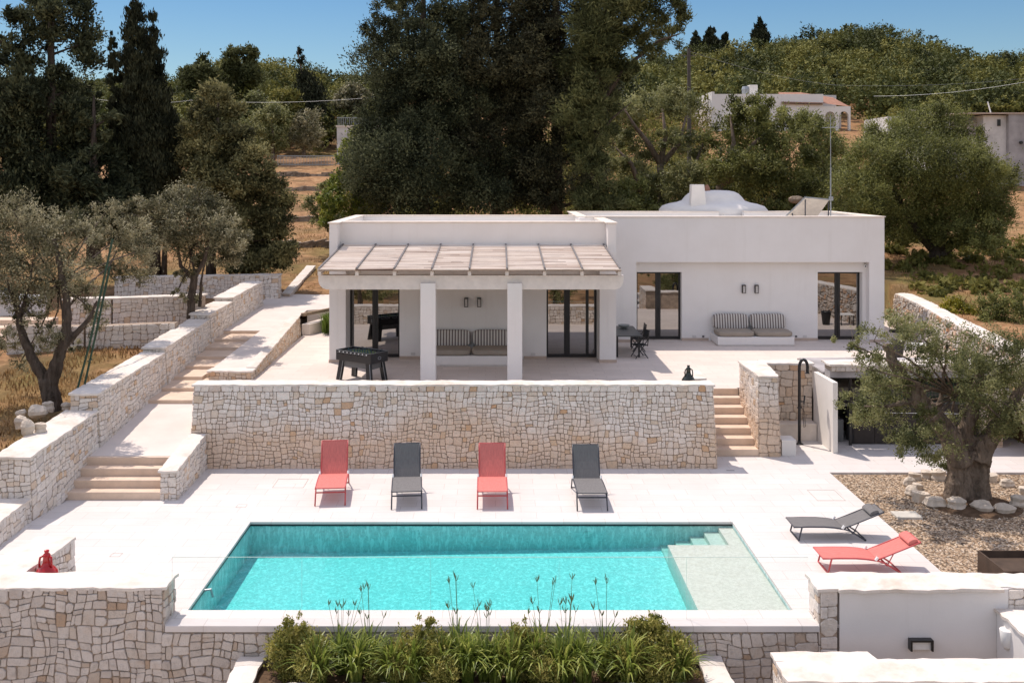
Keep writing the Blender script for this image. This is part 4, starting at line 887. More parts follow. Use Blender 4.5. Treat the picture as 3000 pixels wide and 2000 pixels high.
# dining
dt = empty('dining_table', (4.5, 35.8, TZ), 'dark outdoor dining table beside the porch wall', 'table')
M_slate = simple('dark_tabletop', (0.085,0.088,0.085), .45, .12)
m = MB(); m.box(4.05, 4.95, 34.65, 36.9, 2.01, 2.05); m.build('tabletop', M_slate, dt, bevel=.004)
for x in (4.1, 4.84):
    for y in (34.75, 36.74): m = MB(); m.box(x, x+.06, y, y+.06, TZ, 2.01); m.build('leg', M_black, dt)
m = MB(); m.lathe((4.55,36.3,2.05), [(.08,0),(.09,.02),(.19,.09),(.21,.13),(.19,.13),(.07,.03)], 20); tag(m.build('bowl', simple('bowl_grey', (0.25,0.26,0.25), .4), smooth=True), 'small grey bowl standing on the dark dining table', 'bowl')
def chair(x, y, rz, label):
    e = empty('garden_chair', (0,0,0), label, 'chair', 'dark folding garden chairs')
    for sy in (-1, 1):
        m = MB(); m.tube([(-.22,sy*.25,0),(.2,sy*.25,.62),(.24,sy*.25,.64)], .016, 6); m.tube([(.22,sy*.25,0),(-.2,sy*.25,.62)], .016, 6); m.tube([(.2,sy*.25,.42),(.26,sy*.25,.95)], .016, 6); m.bar((-.24,sy*.25,.64),(.24,sy*.25,.64), .05, .02); m.build('side_frame', M_black, e)
    m = MB(); m.box(-.22, .22, -.24, .24, .43, .445); m.build('seat', simple('black_canvas', (0.02,0.021,0.022), .8), e)
    m = MB(); m.hexa([(.215,-.25,.68),(.235,-.25,.68),(.235,.25,.68),(.215,.25,.68),(.25,-.25,.94),(.27,-.25,.94),(.27,.25,.94),(.25,.25,.94)]); m.build('backrest', simple('black_canvas', (0.02,0.021,0.022)), e)
    m = MB(); m.tube([(-.18,-.25,.08),(-.18,.25,.08)], .012, 6); m.tube([(.18,-.25,.08),(.18,.25,.08)], .012, 6); m.build('crossbar', M_black, e)
    e.location = (x, y, TZ); e.rotation_euler = (0, 0, rz); return e
chair(4.88, 34.72, R(10), 'black folding chair at the near corner of the dining table')
chair(5.02, 36.1, R(0), 'black folding chair farther back beside the dining table')
# pot & parasol base, right terrace
p = at(2632, 1046, z=TZ); m = MB(); m.lathe((p.x,p.y,TZ), [(.13,0),(.15,.05),(.2,.5),(.21,.56),(.19,.56),(.17,.4)], 20); tag(m.build('tall_pot', M_black, smooth=True), 'tall tapered black pot on the right end of the terrace', 'plant pot')
p = at(2628, 972, z=TZ); pb = empty('parasol_base', (p.x, p.y, TZ), 'dark parasol base with a bare pole by the rubble wall', 'parasol base')
m = MB(); m.lathe((p.x,p.y,TZ), [(.3,0),(.3,.06),(.06,.1),(.04,.3)], 18); m.build('foot', M_black, pb); m = MB(); m.tube([(p.x,p.y,TZ+.1),(p.x,p.y,TZ+.95)], .022, 8); m.build('pole', M_black, pb)
p = at(2700, 1046, z=TZ); tb = empty('side_table', (p.x, p.y, TZ), 'small low dark table half hidden behind the olive tree', 'table')
m = MB(); m.box(p.x-.3, p.x+.3, p.y-.3, p.y+.3, TZ+.42, TZ+.45); m.build('tabletop', M_white, tb)
for a in (-.26, .24):
    for b in (-.26, .24): m = MB(); m.box(p.x+a, p.x+a+.03, p.y+b, p.y+b+.03, TZ, TZ+.42); m.build('leg', M_black, tb)
# jugs
def demijohn(x, y, z, hs_, Rr, nk, mat, label, name='ceramic_jug'):
    e = empty(name, (x, y, z), label, 'jug'); m = MB()
    m.lathe((x,y,z), [(.6*Rr,0),(.85*Rr,.05),(Rr,.45*hs_),(1.02*Rr,.75*hs_),(.92*Rr,.9*hs_),(.66*Rr,hs_),(.40*Rr,hs_+.18*nk),(.32*Rr,hs_+.35*nk),(.30*Rr,hs_+.6*nk),(.34*Rr,hs_+.7*nk),(.26*Rr,hs_+.8*nk),(.15*Rr,hs_+.86*nk),(.22*Rr,hs_+.93*nk),(.20*Rr,hs_+nk),(.05*Rr,hs_+1.02*nk)], 26); m.build('body', mat, e, smooth=True)
    for sg in (-1, 1):
        m = MB(); m.tube([(x+sg*.30*Rr,y-.02,z+hs_+.68*nk),(x+sg*.48*Rr,y-.04,z+hs_+.62*nk),(x+sg*.54*Rr,y-.05,z+hs_+.35*nk),(x+sg*.52*Rr,y-.05,z+hs_+.02)], .09*Rr, 8); m.build('handle', mat, e, smooth=True)
demijohn(-7.83, 17.86, 0.0, .62, .20, .30, M_redglaze, 'glossy red ceramic jug behind the foreground wall')
p = at(2017, 1118, Y=27.3); demijohn(p.x, 27.3, TZ, .80, .19, .30, M_greenglass, 'dark green glass jug behind the right end of the terrace wall', 'glass_jug')
stone_wall('terrace_return', 'short stone return wall on the terrace behind the green jug', [([(5.3,27.55,TZ-.02),(5.66,27.55,TZ-.02),(5.66,28.6,TZ-.02),(5.3,28.6,TZ-.02)], rect(5.3, 5.64, 27.55, 28.6, 2.0), 'L')], M_stone_w, size=.2)
# roof things
sp = empty('solar_panel', (12.5, 42, 5.3), 'tilted solar panel seen from below on the flat roof', 'solar panel')
a, b, c, d = at(2293, 644, Y=42.6), at(2385, 644, Y=42.6), at(2428, 584, Y=41.6), at(2360, 578, Y=41.6)
m = MB(); nn = (b-a).cross(d-a).normalized()*.05; m.hexa([a, b, c, d]+[q+nn for q in (a, b, c, d)]); m.build('panel', simple('panel_back', (0.55,0.50,0.44), .6), sp)
m = MB(); m.bar(a-nn*.3, d-nn*.3, .05, .04); m.bar(b-nn*.3, c-nn*.3, .05, .04); m.bar(d, c, .07, .05); m.bar((a*.55+d*.45)-nn*.5, (b*.55+c*.45)-nn*.5, .04, .04); m.build('frame', M_grey_metal, sp)
m = MB(); m.bar(c-nn, (c.x, c.y+.05, 5.3), .04, .04, (0,1,0)); m.bar(d-nn, (d.x, d.y+.05, 5.3), .04, .04, (0,1,0)); m.bar((a*.6+d*.4)-nn, (a.x+.4, 42.2, 5.3), .04, .04, (0,1,0)); m.build('support', M_navy, sp)
ma = empty('antenna_mast', (13.58, 41.5, 5.3), 'thin grey antenna mast rising from the flat roof', 'antenna')
m = MB(); m.tube([(13.58,41.5,5.3),(13.58,41.5,7.8)], .028, 8); m.tube([(13.58,41.5,7.8),(13.57,41.5,9.9)], .016, 6); m.build('pole', M_grey_metal, ma)
m = MB(); m.tube([(13.25,41.5,9.4),(13.9,41.5,9.45)], .008, 5)
for i in range(5): m.tube([(13.28+i*.14,41.3,9.4),(13.28+i*.14,41.7,9.4)], .006, 4)
m.build('aerial', M_grey_metal, ma); m = MB(); m.box(13.5, 13.66, 41.42, 41.5, 6.45, 6.62); m.build('junction_box', M_grey_metal, ma)
# planter bed left of house
m = MB(); m.bar((-7.52,39.8,2.06), (-5.95,42.3,2.12), .14, .12); m.bar((-5.95,42.3,2.12), (-5.3,42.35,2.12), .14, .12); tag(m.build('timber_edge', M_wood, bevel=.01), 'weathered timber beam edging the grassy bed left of the house', 'timber edge')
m = MB(); m.hexa([(-7.5,39.6,TZ),(-7.2,39.6,TZ),(-6.3,41.6,TZ),(-6.8,41.9,TZ),(-7.5,39.6,1.72),(-7.2,39.6,1.72),(-6.3,41.6,1.72),(-6.8,41.9,1.72)]); tag(m.build('stone_bench', M_coping, bevel=.01), 'low white ledge beside the timber edged bed', 'bench')

# ---------------------------------------------------------------- loungers
def lounger(label, fab, met, loc, rz, h, s, bl, ang, wd, pillow, leg_out=.05, rear=.42, grp='reclining pool loungers'):
    e = empty('sun_lounger', (0,0,0), label, 'sun lounger', grp); w2 = wd/2; r_ = .017
    prof = [(0,h),(.3*s,h+.006),(.6*s,h+.004),(.8*s,h-.012),(s,h-.045)]
    m = MB()
    for sg in (-1, 1): m.tube([(sg*w2,y,z) for y, z in prof]+[(sg*w2,s+.12,h-.085),(sg*(w2-.005),s+rear,.012)], r_, 8)
    m.tube([(-w2,.01,h),(w2,.01,h)], r_*.8, 8); m.tube([(-w2,s+.12,h-.085),(w2,s+.12,h-.085)], r_*.8, 8); m.tube([(-w2,s+rear,.02),(w2,s+rear,.02)], r_*.8, 8); m.build('frame', met, e, smooth=True)
    for sg in (-1, 1):
        m = MB(); m.tube([(sg*w2,.17,h),(sg*(w2+.004),.17-leg_out-.09,.012)], r_, 8); m.build('leg', met, e, smooth=True)
        m = MB(); m.tube([(sg*w2,s-.06,h-.03),(sg*w2,s-.02,h+.03)], .026, 10); m.build('hinge', M_white, e)
    m = MB()
    if leg_out > .1: m.tube([(-w2,.06,h*.72),(w2,.06,h*.72)], r_, 8)
    else: m.tube([(-w2,.17-leg_out-.09,.018),(w2,.17-leg_out-.09,.018)], r_, 8)
    m.build('crossbar', met, e)
    m = MB(); vs = []
    for y, z in prof: vs += [(-w2+.01,y,z+.012),(w2-.01,y,z+.012),(w2-.01,y,z-.002),(-w2+.01,y,z-.002)]
    fs = [(0,1,2,3)] ; n_ = len(prof)
    for i in range(n_-1):
        for k in range(4): fs.append((4*i+k, 4*i+(k+1) % 4, 4*i+4+(k+1) % 4, 4*i+4+k))
    m.add(vs, [tuple(reversed(f)) for f in fs]); m.build('seat', fab, e)
    a = R(ang); bw = w2-.025; P_ = lambda t, o=0: (s-.02+t*math.cos(a)-o*math.sin(a), h-.035+t*math.sin(a)+o*math.cos(a))
    q = [0, .25, .5, .75, 1]; sag = [0, -.012, -.016, -.010, 0]
    m = MB(); vs = []
    for t, o in zip(q, sag):
        y, z = P_(t*bl, o+.012); y2, z2 = P_(t*bl, o-.002); vs += [(-bw+.01,y,z),(bw-.01,y,z),(bw-.01,y2,z2),(-bw+.01,y2,z2)]
    fs = [(0,1,2,3), (16,19,18,17)]
    for i in range(4):
        for k in range(4): fs.append((4*i+k, 4*i+(k+1) % 4, 4*i+4+(k+1) % 4, 4*i+4+k))
    m.add(vs, fs); br_ = m.build('backrest', fab, e)
    m = MB()
    for sg in (-1, 1): m.tube([(sg*bw,)+P_(t*bl) for t in q], r_*.9, 8)
    m.tube([(-bw,)+P_(bl), (bw,)+P_(bl)], r_*.8, 8); m.build('backrest_frame', met, br_, smooth=True)
    m = MB(); pb_ = P_(bl*.38, -.02)
    for sg in (-1, 1): m.tube([(sg*(bw-.03),)+pb_, (sg*(bw-.03), s+rear*.42, h*.45)], .010, 6)
    m.tube([(-bw+.03, s+rear*.42, h*.45), (bw-.03, s+rear*.42, h*.45)], .010, 6); m.build('strut', met, e)
    if pillow:
        m = MB(); vs = []; n_ = 12
        for xx in (-bw+.03, bw-.03):
            for k in range(n_):
                t = 2*math.pi*k/n_; vs.append((xx,)+P_(bl*(.80 if pillow == 1 else .86)+.10*math.cos(t), .045+.042*math.sin(t)))
        m.add(vs, [tuple(range(n_)), tuple(range(2*n_-1, n_-1, -1))]+[(k, n_+k, n_+(k+1) % n_, (k+1) % n_) for k in range(n_)]); m.build('pillow', fab, e, bevel=.008)
    e.location = loc; e.rotation_euler = (0, 0, rz); return e
ro = dict(h=.385, s=1.28, bl=.78, ang=66, wd=.665, pillow=0, leg_out=.13, rear=.38)
lounger('coral lounger at the left end of the row of four before the stone wall', M_coral, M_redmetal, (-3.74,23.15,0), R(5), **ro)
lounger('grey lounger second from left between the two coral ones', M_greysl, M_navy, (-1.99,22.9,0), R(4.5), **ro)
lounger('coral lounger third from left between the two grey ones', M_coral, M_redmetal, (-.07,22.9,0), R(.5), **ro)
lounger('grey lounger at the right end of the row of four before the stone wall', M_greysl, M_navy, (2.15,22.78,0), R(0.5), **ro)
so_ = dict(h=.285, s=1.05, bl=.88, ang=22, wd=.58, leg_out=-.02, rear=.42)
lounger('grey lounger with pillow standing sideways right of the pool', M_greysl, M_navy, (6.08,21.17,0), R(-90), pillow=1, **so_)
lounger('coral lounger with pillow standing sideways right of the pool', M_coral, M_redmetal, (6.12,19.45,0), R(-90), pillow=2, **so_)

# ---------------------------------------------------------------- vegetation
def leafmesh(name, P, D, L, W, mat, parent=None, org=None, tint=None, Nn=None, nj=.55):
    P = np.asarray(P, float); D = np.asarray(D, float); n = len(P)
    D /= np.linalg.norm(D, axis=1, keepdims=True)+1e-9
    rn = NP.normal(size=(n, 3))*(nj if Nn is not None else 1)+(Nn if Nn is not None else 0); S = np.cross(D, rn); S /= np.linalg.norm(S, axis=1, keepdims=True)+1e-9
    L = np.broadcast_to(L, (n,))[:, None]*NP.uniform(.7, 1.3, (n, 1)); W = np.broadcast_to(W, (n,))[:, None]*NP.uniform(.7, 1.3, (n, 1))
    V = np.empty((n, 4, 3)); V[:, 0] = P-D*L*.5; V[:, 1] = P+S*W*.5+D*L*.05; V[:, 2] = P+D*L*.5; V[:, 3] = P-S*W*.5+D*L*.05
    V = V.reshape(-1, 3)
    if parent is not None: o = np.array(ORG[parent])
    elif org is not None: o = np.array(org)
    else: mn = V.min(0); mx = V.max(0); o = np.array(((mn[0]+mx[0])/2, (mn[1]+mx[1])/2, mn[2]))
    me = bpy.data.meshes.new(name); me.vertices.add(4*n); me.vertices.foreach_set('co', (V-o).ravel())
    me.loops.add(4*n); me.loops.foreach_set('vertex_index', np.arange(4*n, dtype=np.int32))
    me.polygons.add(n); me.polygons.foreach_set('loop_start', np.arange(0, 4*n, 4, dtype=np.int32)); me.polygons.foreach_set('loop_total', np.full(n, 4, dtype=np.int32))
    if tint is not None: me.attributes.new('tint', 'FLOAT', 'FACE').data.foreach_set('value', np.asarray(tint, dtype=np.float32))
    me.materials.append(mat); me.update(calc_edges=True)
    ob = bpy.data.objects.new(name, me); C.objects.link(ob)
    if parent is not None: ob.parent = parent
    else: ob.location = o
    ORG[ob] = tuple(o); return ob
def unit(n):
    v = NP.normal(size=(n, 3)); return v/np.linalg.norm(v, axis=1, keepdims=True)
def crown_pts(clumps, nleaf, tufts=14, tr=.28, shell=.55, bias=(0,0,.2), outw=.6, squash=1.0, elong=0.0):
    """clumps: (x,y,z,rx,ry,rz); leaves gather in tufts on every clump"""
    cl = np.array(clumps, float); ar = (cl[:, 3]*cl[:, 4]+cl[:, 4]*cl[:, 5]+cl[:, 3]*cl[:, 5]); pr = ar/ar.sum()
    nt = int(len(cl)*tufts); ci = NP.choice(len(cl), nt, p=pr); u = unit(nt); rr = (shell+(1-shell)*np.sqrt(NP.uniform(0, 1, nt)))[:, None]
    T = cl[ci, :3]+u*rr*cl[ci, 3:]; sz = (cl[ci, 3:].mean(1)*tr)[:, None]*NP.uniform(.6, 1.4, (nt, 1))
    li = NP.choice(nt, nleaf); g_ = NP.normal(size=(nleaf, 3)); g_[:, 2] *= squash
    o = u[li]; P = T[li]+g_*sz[li]*.6+o*sz[li]*elong*NP.uniform(-1, 1, (nleaf, 1))
    D = o*outw+unit(nleaf)*.8+np.array(bias)
    global TINT; TINT = NP.uniform(0, 1, nt)[li]*.7+.3*NP.uniform(0, 1, len(cl))[ci[li]]; nn = (P-cl[ci[li], :3])/cl[ci[li], 3:]; nn /= np.linalg.norm(nn, axis=1, keepdims=True)+1e-6; return P, D, nn+np.array((-.1,0,.45))
def tree(name, label, base, clumps, limbs, nleaf, L, W, leaf, bark=None, cat='tree', group=None, gnarl=0, **kw):
    e = empty(name, base, label, cat, group)
    P, D, nn = crown_pts(clumps, nleaf, **kw); leafmesh('crown', P, D, L, W, leaf, e, tint=TINT, Nn=nn)
    m = MB(); m2 = MB()
    for pts, rad in limbs:
        if gnarl and rad[0] > .045: m.tube(pts, rad, 12)
        elif gnarl: m2.tube(pts, rad, 7)
        else: m.tube(pts, rad, 9)
    t = m.build('trunk', bark or M_bark, e, smooth=True)
    if m2.v: m2.build('branches', bark or M_bark, e, smooth=True)
    if gnarl:
        q = t.modifiers.new('remesh', 'REMESH'); q.mode = 'VOXEL'; q.voxel_size = .03; q.use_smooth_shade = True
        q = t.modifiers.new('smooth', 'SMOOTH'); q.iterations = 6
        for nm_, sz_, st_ in (('bark_lumps', .30, .10), ('bark_ridges', .07, .035)):
            tx = bpy.data.textures.get(nm_) or bpy.data.textures.new(nm_, 'CLOUDS'); tx.noise_scale = sz_
            q = t.modifiers.new(nm_, 'DISPLACE'); q.texture = tx; q.strength = st_*gnarl; q.mid_level = .5
    return e
def pxc(lst, Y0, jy=1.0):
    out = []
    for t in lst:
        px, py, r = t[:3]; dy = t[3] if len(t) > 3 else NP.uniform(-jy, jy); Y = Y0+dy; p = at(px, py, Y=Y); rr = r*Y/F
        out.append((p.x, p.y, p.z, rr, rr*1.05, rr*(t[4] if len(t) > 4 else .85)))
    return out
def limb(pp, Y0, r0, r1, wob=.0):
    pts = [at(a[0], a[1], Y=Y0+(a[2] if len(a) > 2 else 0)) for a in pp]; n = len(pts)
    return (pts, [lerp(r0, r1, i/(n-1)) for i in range(n)])
def twigs(clumps, Y0, root_px, r=.03, k=1.0):
    out = []
    rt = at(root_px[0], root_px[1], Y=Y0)
    for c in clumps:
        e = Vector(c[:3]); mid = rt.lerp(e, .55)+Vector((rnd.uniform(-.2, .2), rnd.uniform(-.2, .2), rnd.uniform(0, .25)))*k
        out.append(([rt, mid, e, e+Vector((rnd.uniform(-.3,.3), 0, .35))*k], [r*1.6, r*1.1, r*.7, r*.25]))
    return out
# right foreground olive
Y0 = 23.4
cl = pxc([(2560,1000,60),(2620,960,65),(2700,985,70),(2790,1010,80),(2880,1030,85),(2960,1070,80),(2540,1080,62),(2610,1110,75),(2510,1200,55),(2570,1200,72),(2650,1160,60),(2860,1120,85),
          (2950,1160,90),(3040,1120,100),(3020,1230,85),(2900,1210,70),(2680,1270,66),(2740,1300,66),(2640,1300,48),(2720,1230,50),(2800,1250,45),(2760,1345,36),(2950,1240,60),(2480,1170,35),(2560,1130,50),(2830,1060,60),(3090,1020,90),(2990,1000,60),(2500,1010,30),(2440,1000,25),(2720,1060,60)], Y0, .9)
tb_ = at(2832, 1465, Y=23.7)
lm_ = [limb([(2806,1478),(2811,1440),(2812,1390),(2806,1340)], 23.7, .36, .25), limb([(2864,1478,.1),(2858,1440,.1),(2860,1390,.1),(2872,1335,.1)], 23.7, .36, .26), limb([(2834,1470,.15),(2836,1330,.15)], 23.7, .26, .2), limb([(2815,1360),(2790,1290),(2740,1220),(2690,1170),(2640,1100),(2612,1055),(2600,1010)], 23.6, .28, .10),
       limb([(2865,1350),(2890,1290),(2930,1240),(2960,1190),(3000,1120)], 23.6, .28, .09), limb([(2850,1350),(2830,1270),(2850,1180),(2870,1100),(2880,1040)], 23.8, .26, .05),
       limb([(2740,1220),(2760,1150),(2770,1060),(2775,1000)], 23.6, .07, .02), limb([(2690,1170),(2600,1190),(2530,1190)], 23.5, .06, .015), limb([(2800,1300),(2740,1290),(2680,1290)], 23.3, .07, .02), limb([(2700,1150),(2690,1090),(2680,1040)], 23.5, .05, .02)]
tree('olive_tree', 'old olive tree with a forked trunk inside the ring of rocks', tb_, cl, lm_+twigs(cl[::2], 23.6, (2800,1160), .02), 50000, .075, .026, L_olive, gnarl=1.3, tufts=22, tr=.25, shell=.35, outw=.5, bias=(0,0,-.1))
# left olives
cl = pxc([(40,620,70),(100,660,75),(170,690,70),(230,660,55),(20,740,90),(110,760,85),(200,760,75),(160,830,70),(60,850,70),(230,840,50),(255,690,40),(-60,700,100),(-40,820,90),(120,900,45),(60,930,40),(20,1000,45),(60,1060,42),(150,975,48),(130,1010,35),
          (300,660,40,4.5),(340,700,62,4.5),(390,680,55,4.5),(420,730,50,4.5),(400,790,55,4.5),(340,790,45,4.5),(290,770,38,4.5),(310,620,40,4.5),(265,870,45,.5),(285,920,42,.5),(270,960,30,.5),(215,1010,25)], 27.2, .7)
lm_ = [limb([(160,1225),(150,1160),(135,1110)], 26.6, .27, .2), limb([(140,1125),(95,1050),(65,980),(50,900),(20,820)], 26.6, .16, .05), limb([(145,1130),(175,1040),(195,970),(195,880),(180,800),(160,700)], 26.6, .19, .05), limb([(190,1010),(225,975),(265,930),(285,880)], 26.6, .11, .04),
       limb([(200,900),(250,840,0),(320,780,1.5),(360,700,3)], 29.0, .05, .02), limb([(60,930),(90,820),(100,720)], 26.6, .06, .02)]
tree('olive_tree', 'silvery olive tree at the left edge beside the stepped wall', at(155, 1225, Y=26.6), cl, lm_+twigs(cl[::2], 27.0, (170,830), .018), 42000, .085, .03, L_olivegrey, M_barkd, gnarl=.8, tufts=20, tr=.26, shell=.3, outw=.5)
cl = pxc([(540,575,55),(490,600,55),(590,600,55),(450,640,48),(400,610,42),(375,640,32),(530,650,68),(610,660,62),(670,680,52),(710,700,38),(480,690,52),(560,710,58),(640,740,52),(690,745,38),(430,720,35),(590,770,42),(640,630,48),(560,870,28),(520,850,25),(600,850,22),(530,810,22)], 35.8, 1.0)
lm_ = [limb([(558,935),(562,860),(570,810)], 35.7, .15, .12), limb([(568,815),(530,780),(520,720),(500,650)], 35.7, .10, .03), limb([(570,815),(600,760),(610,700),(600,640)], 35.7, .10, .03), limb([(520,720),(460,670),(400,630),(360,620)], 35.7, .05, .015), limb([(585,900),(590,820),(605,740)], 35.9, .07, .03), limb([(570,800),(550,700),(545,610)], 35.7, .05, .02)]
tree('olive_tree', 'silvery olive tree behind the stepped wall halfway up the path', at(558, 935, Y=35.7), cl, lm_+twigs(cl[::2], 35.8, (565,720), .02), 32000, .11, .04, L_olivegrey, M_barkd, gnarl=.6, tufts=18, tr=.27, shell=.3, outw=.5)
# tree prop
tp = empty('tree_prop', at(235, 1140, Y=25.7), 'two dark green wooden poles propping up the left olive tree', 'tree prop')
m = MB(); m.tube([at(226,1142,Y=25.7), at(262,1010,Y=25.8), at(330,700,Y=26.4)], .028, 7); m.build('pole', M_greenpaint, tp)
m = MB(); m.tube([at(248,1125,Y=26.0), at(285,960,Y=26.0), at(322,780,Y=26.4)], .028, 7); m.build('pole', M_greenpaint, tp)
m = MB(); m.tube([at(257,1058,Y=25.8), at(270,1052,Y=26.0)], .015, 6); m.build('cross_tie', M_greenpaint, tp)
# big right olive
cl = pxc([(2520,560,80),(2560,480,85),(2600,410,70),(2680,380,75),(2760,370,80),(2830,420,62),(2890,480,55),(2925,530,60),(2700,470,100),(2820,500,110),(2640,560,100),(2760,600,100),(2880,600,90),(2915,640,55),(2560,640,80),(2660,660,70),(2780,665,70),(2880,690,60),(2500,620,60),(2480,540,45)], 49.5, 2.2)
lm_ = [limb([(2742,830),(2745,770),(2750,735)], 50, .5, .42), limb([(2750,745),(2690,680),(2640,600),(2600,500)], 50, .28, .08), limb([(2752,745),(2820,690),(2880,600),(2900,500)], 50, .28, .08), limb([(2750,745),(2760,620),(2740,480)], 50, .25, .08)]
tree('olive_tree', 'big round dark olive tree right behind the house', at(2742, 830, Y=50), cl, lm_, 150000, .13, .05, L_olived, M_barkd, tufts=34, tr=.28, shell=.45)
# mid olives
def midolive(label, cls, limbs, Y, n, base, leaf=L_olive, L=.2, W=.075):
    cl = pxc(cls, Y, 2.0); lm = [limb(l, Y, .2, .05) for l in limbs]+[limb([base, limbs[0][0]], Y, .28, .2)]
    tree('olive_tree', label, at(base[0], base[1], Y=Y), cl, lm, n, L, W, leaf, M_bark, tufts=18, tr=.34, shell=.4, group='olive trees behind the house')
midolive('half bare olive tree with pale twisting limbs left of the utility pole', [(1840,320,45),(1890,290,45),(1950,290,50),(2010,310,45),(1830,400,38),(1880,440,38),(1960,400,42),(2020,420,50),(1860,520,60),(1940,540,55),(2010,520,60),(1800,470,40),(1900,600,55),(1980,610,60)],
         [[(1935,480),(1900,420),(1860,370),(1830,320)],[(1935,480),(1950,400),(1940,320)],[(1940,480),(1990,420),(2010,340)],[(1880,560),(1850,480),(1800,430)],[(1960,560),(2030,500),(2060,420)]], 60, 26000, (1940,640))
midolive('spreading olive tree below the arched house', [(2145,330,45),(2200,322,50),(2260,335,50),(2330,352,45),(2120,390,55),(2200,400,70),(2290,410,70),(2360,400,55),(2130,480,60),(2220,500,70),(2310,510,65),(2100,560,50),(2180,590,60),(2280,600,60),(2380,480,50),(2390,560,50)],
         [[(2110,540),(2160,470),(2220,410),(2260,380)],[(2110,540),(2150,420),(2140,340)],[(2110,540),(2200,500),(2300,440)]], 58, 42000, (2090,620), L_olived)
midolive('olive tree close to the left side of the antenna mast', [(2370,360,40),(2420,380,45),(2440,440,45),(2400,450,50),(2430,520,50),(2380,540,45),(2430,600,50),(2350,600,45)], [[(2400,600),(2410,500),(2400,400)]], 66, 16000, (2400,640), L_olived)
midolive('small rounded olive tree by the fence on the far terrace', [(900,350,38),(880,390,36),(920,400,38),(905,420,30)], [[(890,440),(895,400),(900,350)]], 112, 5000, (890,462), L_olivegrey, .3, .12)
midolive('grey green olive tree left of the far fence', [(800,340,45),(760,380,45),(820,400,40),(780,430,35)], [[(800,450),(800,400),(795,350)]], 110, 7000, (800,470), L_olive, .3, .12)
# centre conifers
def conetree(name, label, px, Y, top, bot, wid, leaf, n, L, W, lean=0, tiers=10, up=(0,0,.2), cat='conifer', ragged=.35, crf=(.32,.5), tuft=12, tr=.36, squash=.8, bark=M_barkd, seed=1, dens_top=.12, shell=.35):
    r = random.Random(seed); b = at(px, bot, Y=Y); t = at(px+lean, top, Y=Y); H = t.z-b.z; cl = []; sc = Y/F
    for k in range(tiers):
        f = (k+.5)/tiers; z = lerp(b.z+H*.06, t.z, f); w_ = np.interp(f, *wid)*sc; xc_ = lerp(b.x, t.x, f)
        nb = max(1, int(2+w_*1.5)) if w_ > .6 else 1
        for q in range(nb):
            a = 2*math.pi*(q+r.random()*.7)/nb+k; rr = w_*(r.uniform(.45, 1.0) if nb > 1 else 0); cr = max(.35, w_*r.uniform(*crf))*(1+ragged*r.uniform(-.5, .5))
            cl.append((xc_+rr*math.cos(a), Y+rr*math.sin(a)*.9, z+r.uniform(-.5, .5)*H/tiers, cr, cr, cr*squash))
    lm = [([(b.x,Y,b.z-.8),(lerp(b.x,t.x,.5),Y,b.z+H*.5),(t.x,Y,t.z-.3)], [.34,.2,.04])]
    for c in cl[::2]: lm.append(([(lerp(b.x,t.x,max(0,(c[2]-b.z)/H-.06)),Y,c[2]-.5),(c[0],c[1],c[2])], [.07,.02]))
    return tree(name, label, (b.x, Y, b.z-.6), cl, lm, n, L, W, leaf, bark, cat=cat, tufts=tuft, tr=tr, shell=shell, bias=up, outw=.8)
conetree('conifer_tree', 'tall dark conifer with a ragged left edge behind the porch roof', 1240, 52, -260, 640, ([0,.15,.4,.6,.8,1],[190,200,175,150,110,40]), L_dark, 170000, .17, .065, tiers=13, seed=3, tuft=26, tr=.28)
conetree('conifer_tree', 'tall brownish conifer in the middle of the dark group', 1455, 54, -330, 640, ([0,.2,.5,.8,1],[150,165,150,110,50]), L_brown, 140000, .17, .065, tiers=13, seed=5, tuft=26, tr=.28)
conetree('conifer_tree', 'tall brown green conifer right of centre in the dark group', 1630, 53, -300, 640, ([0,.2,.5,.8,1],[120,150,160,120,50]), L_brown, 140000, .17, .065, tiers=13, seed=6, tuft=26, tr=.28)
cl = pxc([(1780,-30,110),(1860,10,70),(1930,30,60),(1980,50,42),(1740,90,80),(1830,110,55),(1900,140,40),(1960,110,45),(1990,10,40),(1780,190,70),(1700,180,80),(1840,200,35),(1740,290,60),(1800,300,45),(1690,330,70),(1930,-40,70),(1720,420,55),(1770,370,40),(1890,90,40),(1730,230,60,-1),(1750,380,50,-1.2),(1755,150,60,-1),(1730,470,50,-1),(1760,540,45,-1),(1720,590,50,-1),(1785,600,45,-1)], 50, 1.8)
tree('pine_tree', 'airy pine with long branches reaching right over the roof', at(1748, 640, Y=50), cl, [limb([(1755,660),(1745,500),(1740,300),(1760,120),(1800,-60)], 50, .34, .1), limb([(1745,330),(1830,200),(1930,120),(1990,100)], 50, .12, .03), limb([(1742,420),(1790,350),(1850,300)], 50, .08, .02), limb([(1755,150),(1850,90),(1960,40)], 50, .1, .02)],
     60000, .24, .055, L_pine, M_barkd, cat='pine tree', tufts=20, tr=.30, shell=.3, outw=.9, bias=(0,0,.4))
cl = pxc([(1050,420,45),(1030,470,45),(1060,520,45),(1010,540,45),(980,580,45),(1040,590,50),(960,620,35),(1090,600,50)], 54, 1.2)
tree('leafy_shrub', 'bright green leafy shrub left of the dark conifers', at(1030, 640, Y=54), cl, [limb([(1030,650),(1035,560),(1045,450)], 54, .08, .03)], 16000, .16, .09, L_bright, cat='shrub', tufts=18)
cl = pxc([(960,560,30),(930,600,38),(975,620,40),(1000,650,45),(940,640,30)], 57, 1)
tree('leafy_shrub', 'sparse olive green shrub on the slope left of the house', at(960, 670, Y=57), cl, [limb([(960,680),(958,620),(955,570)], 57, .05, .02)], 6000, .16, .06, L_olive, cat='shrub', tufts=16)
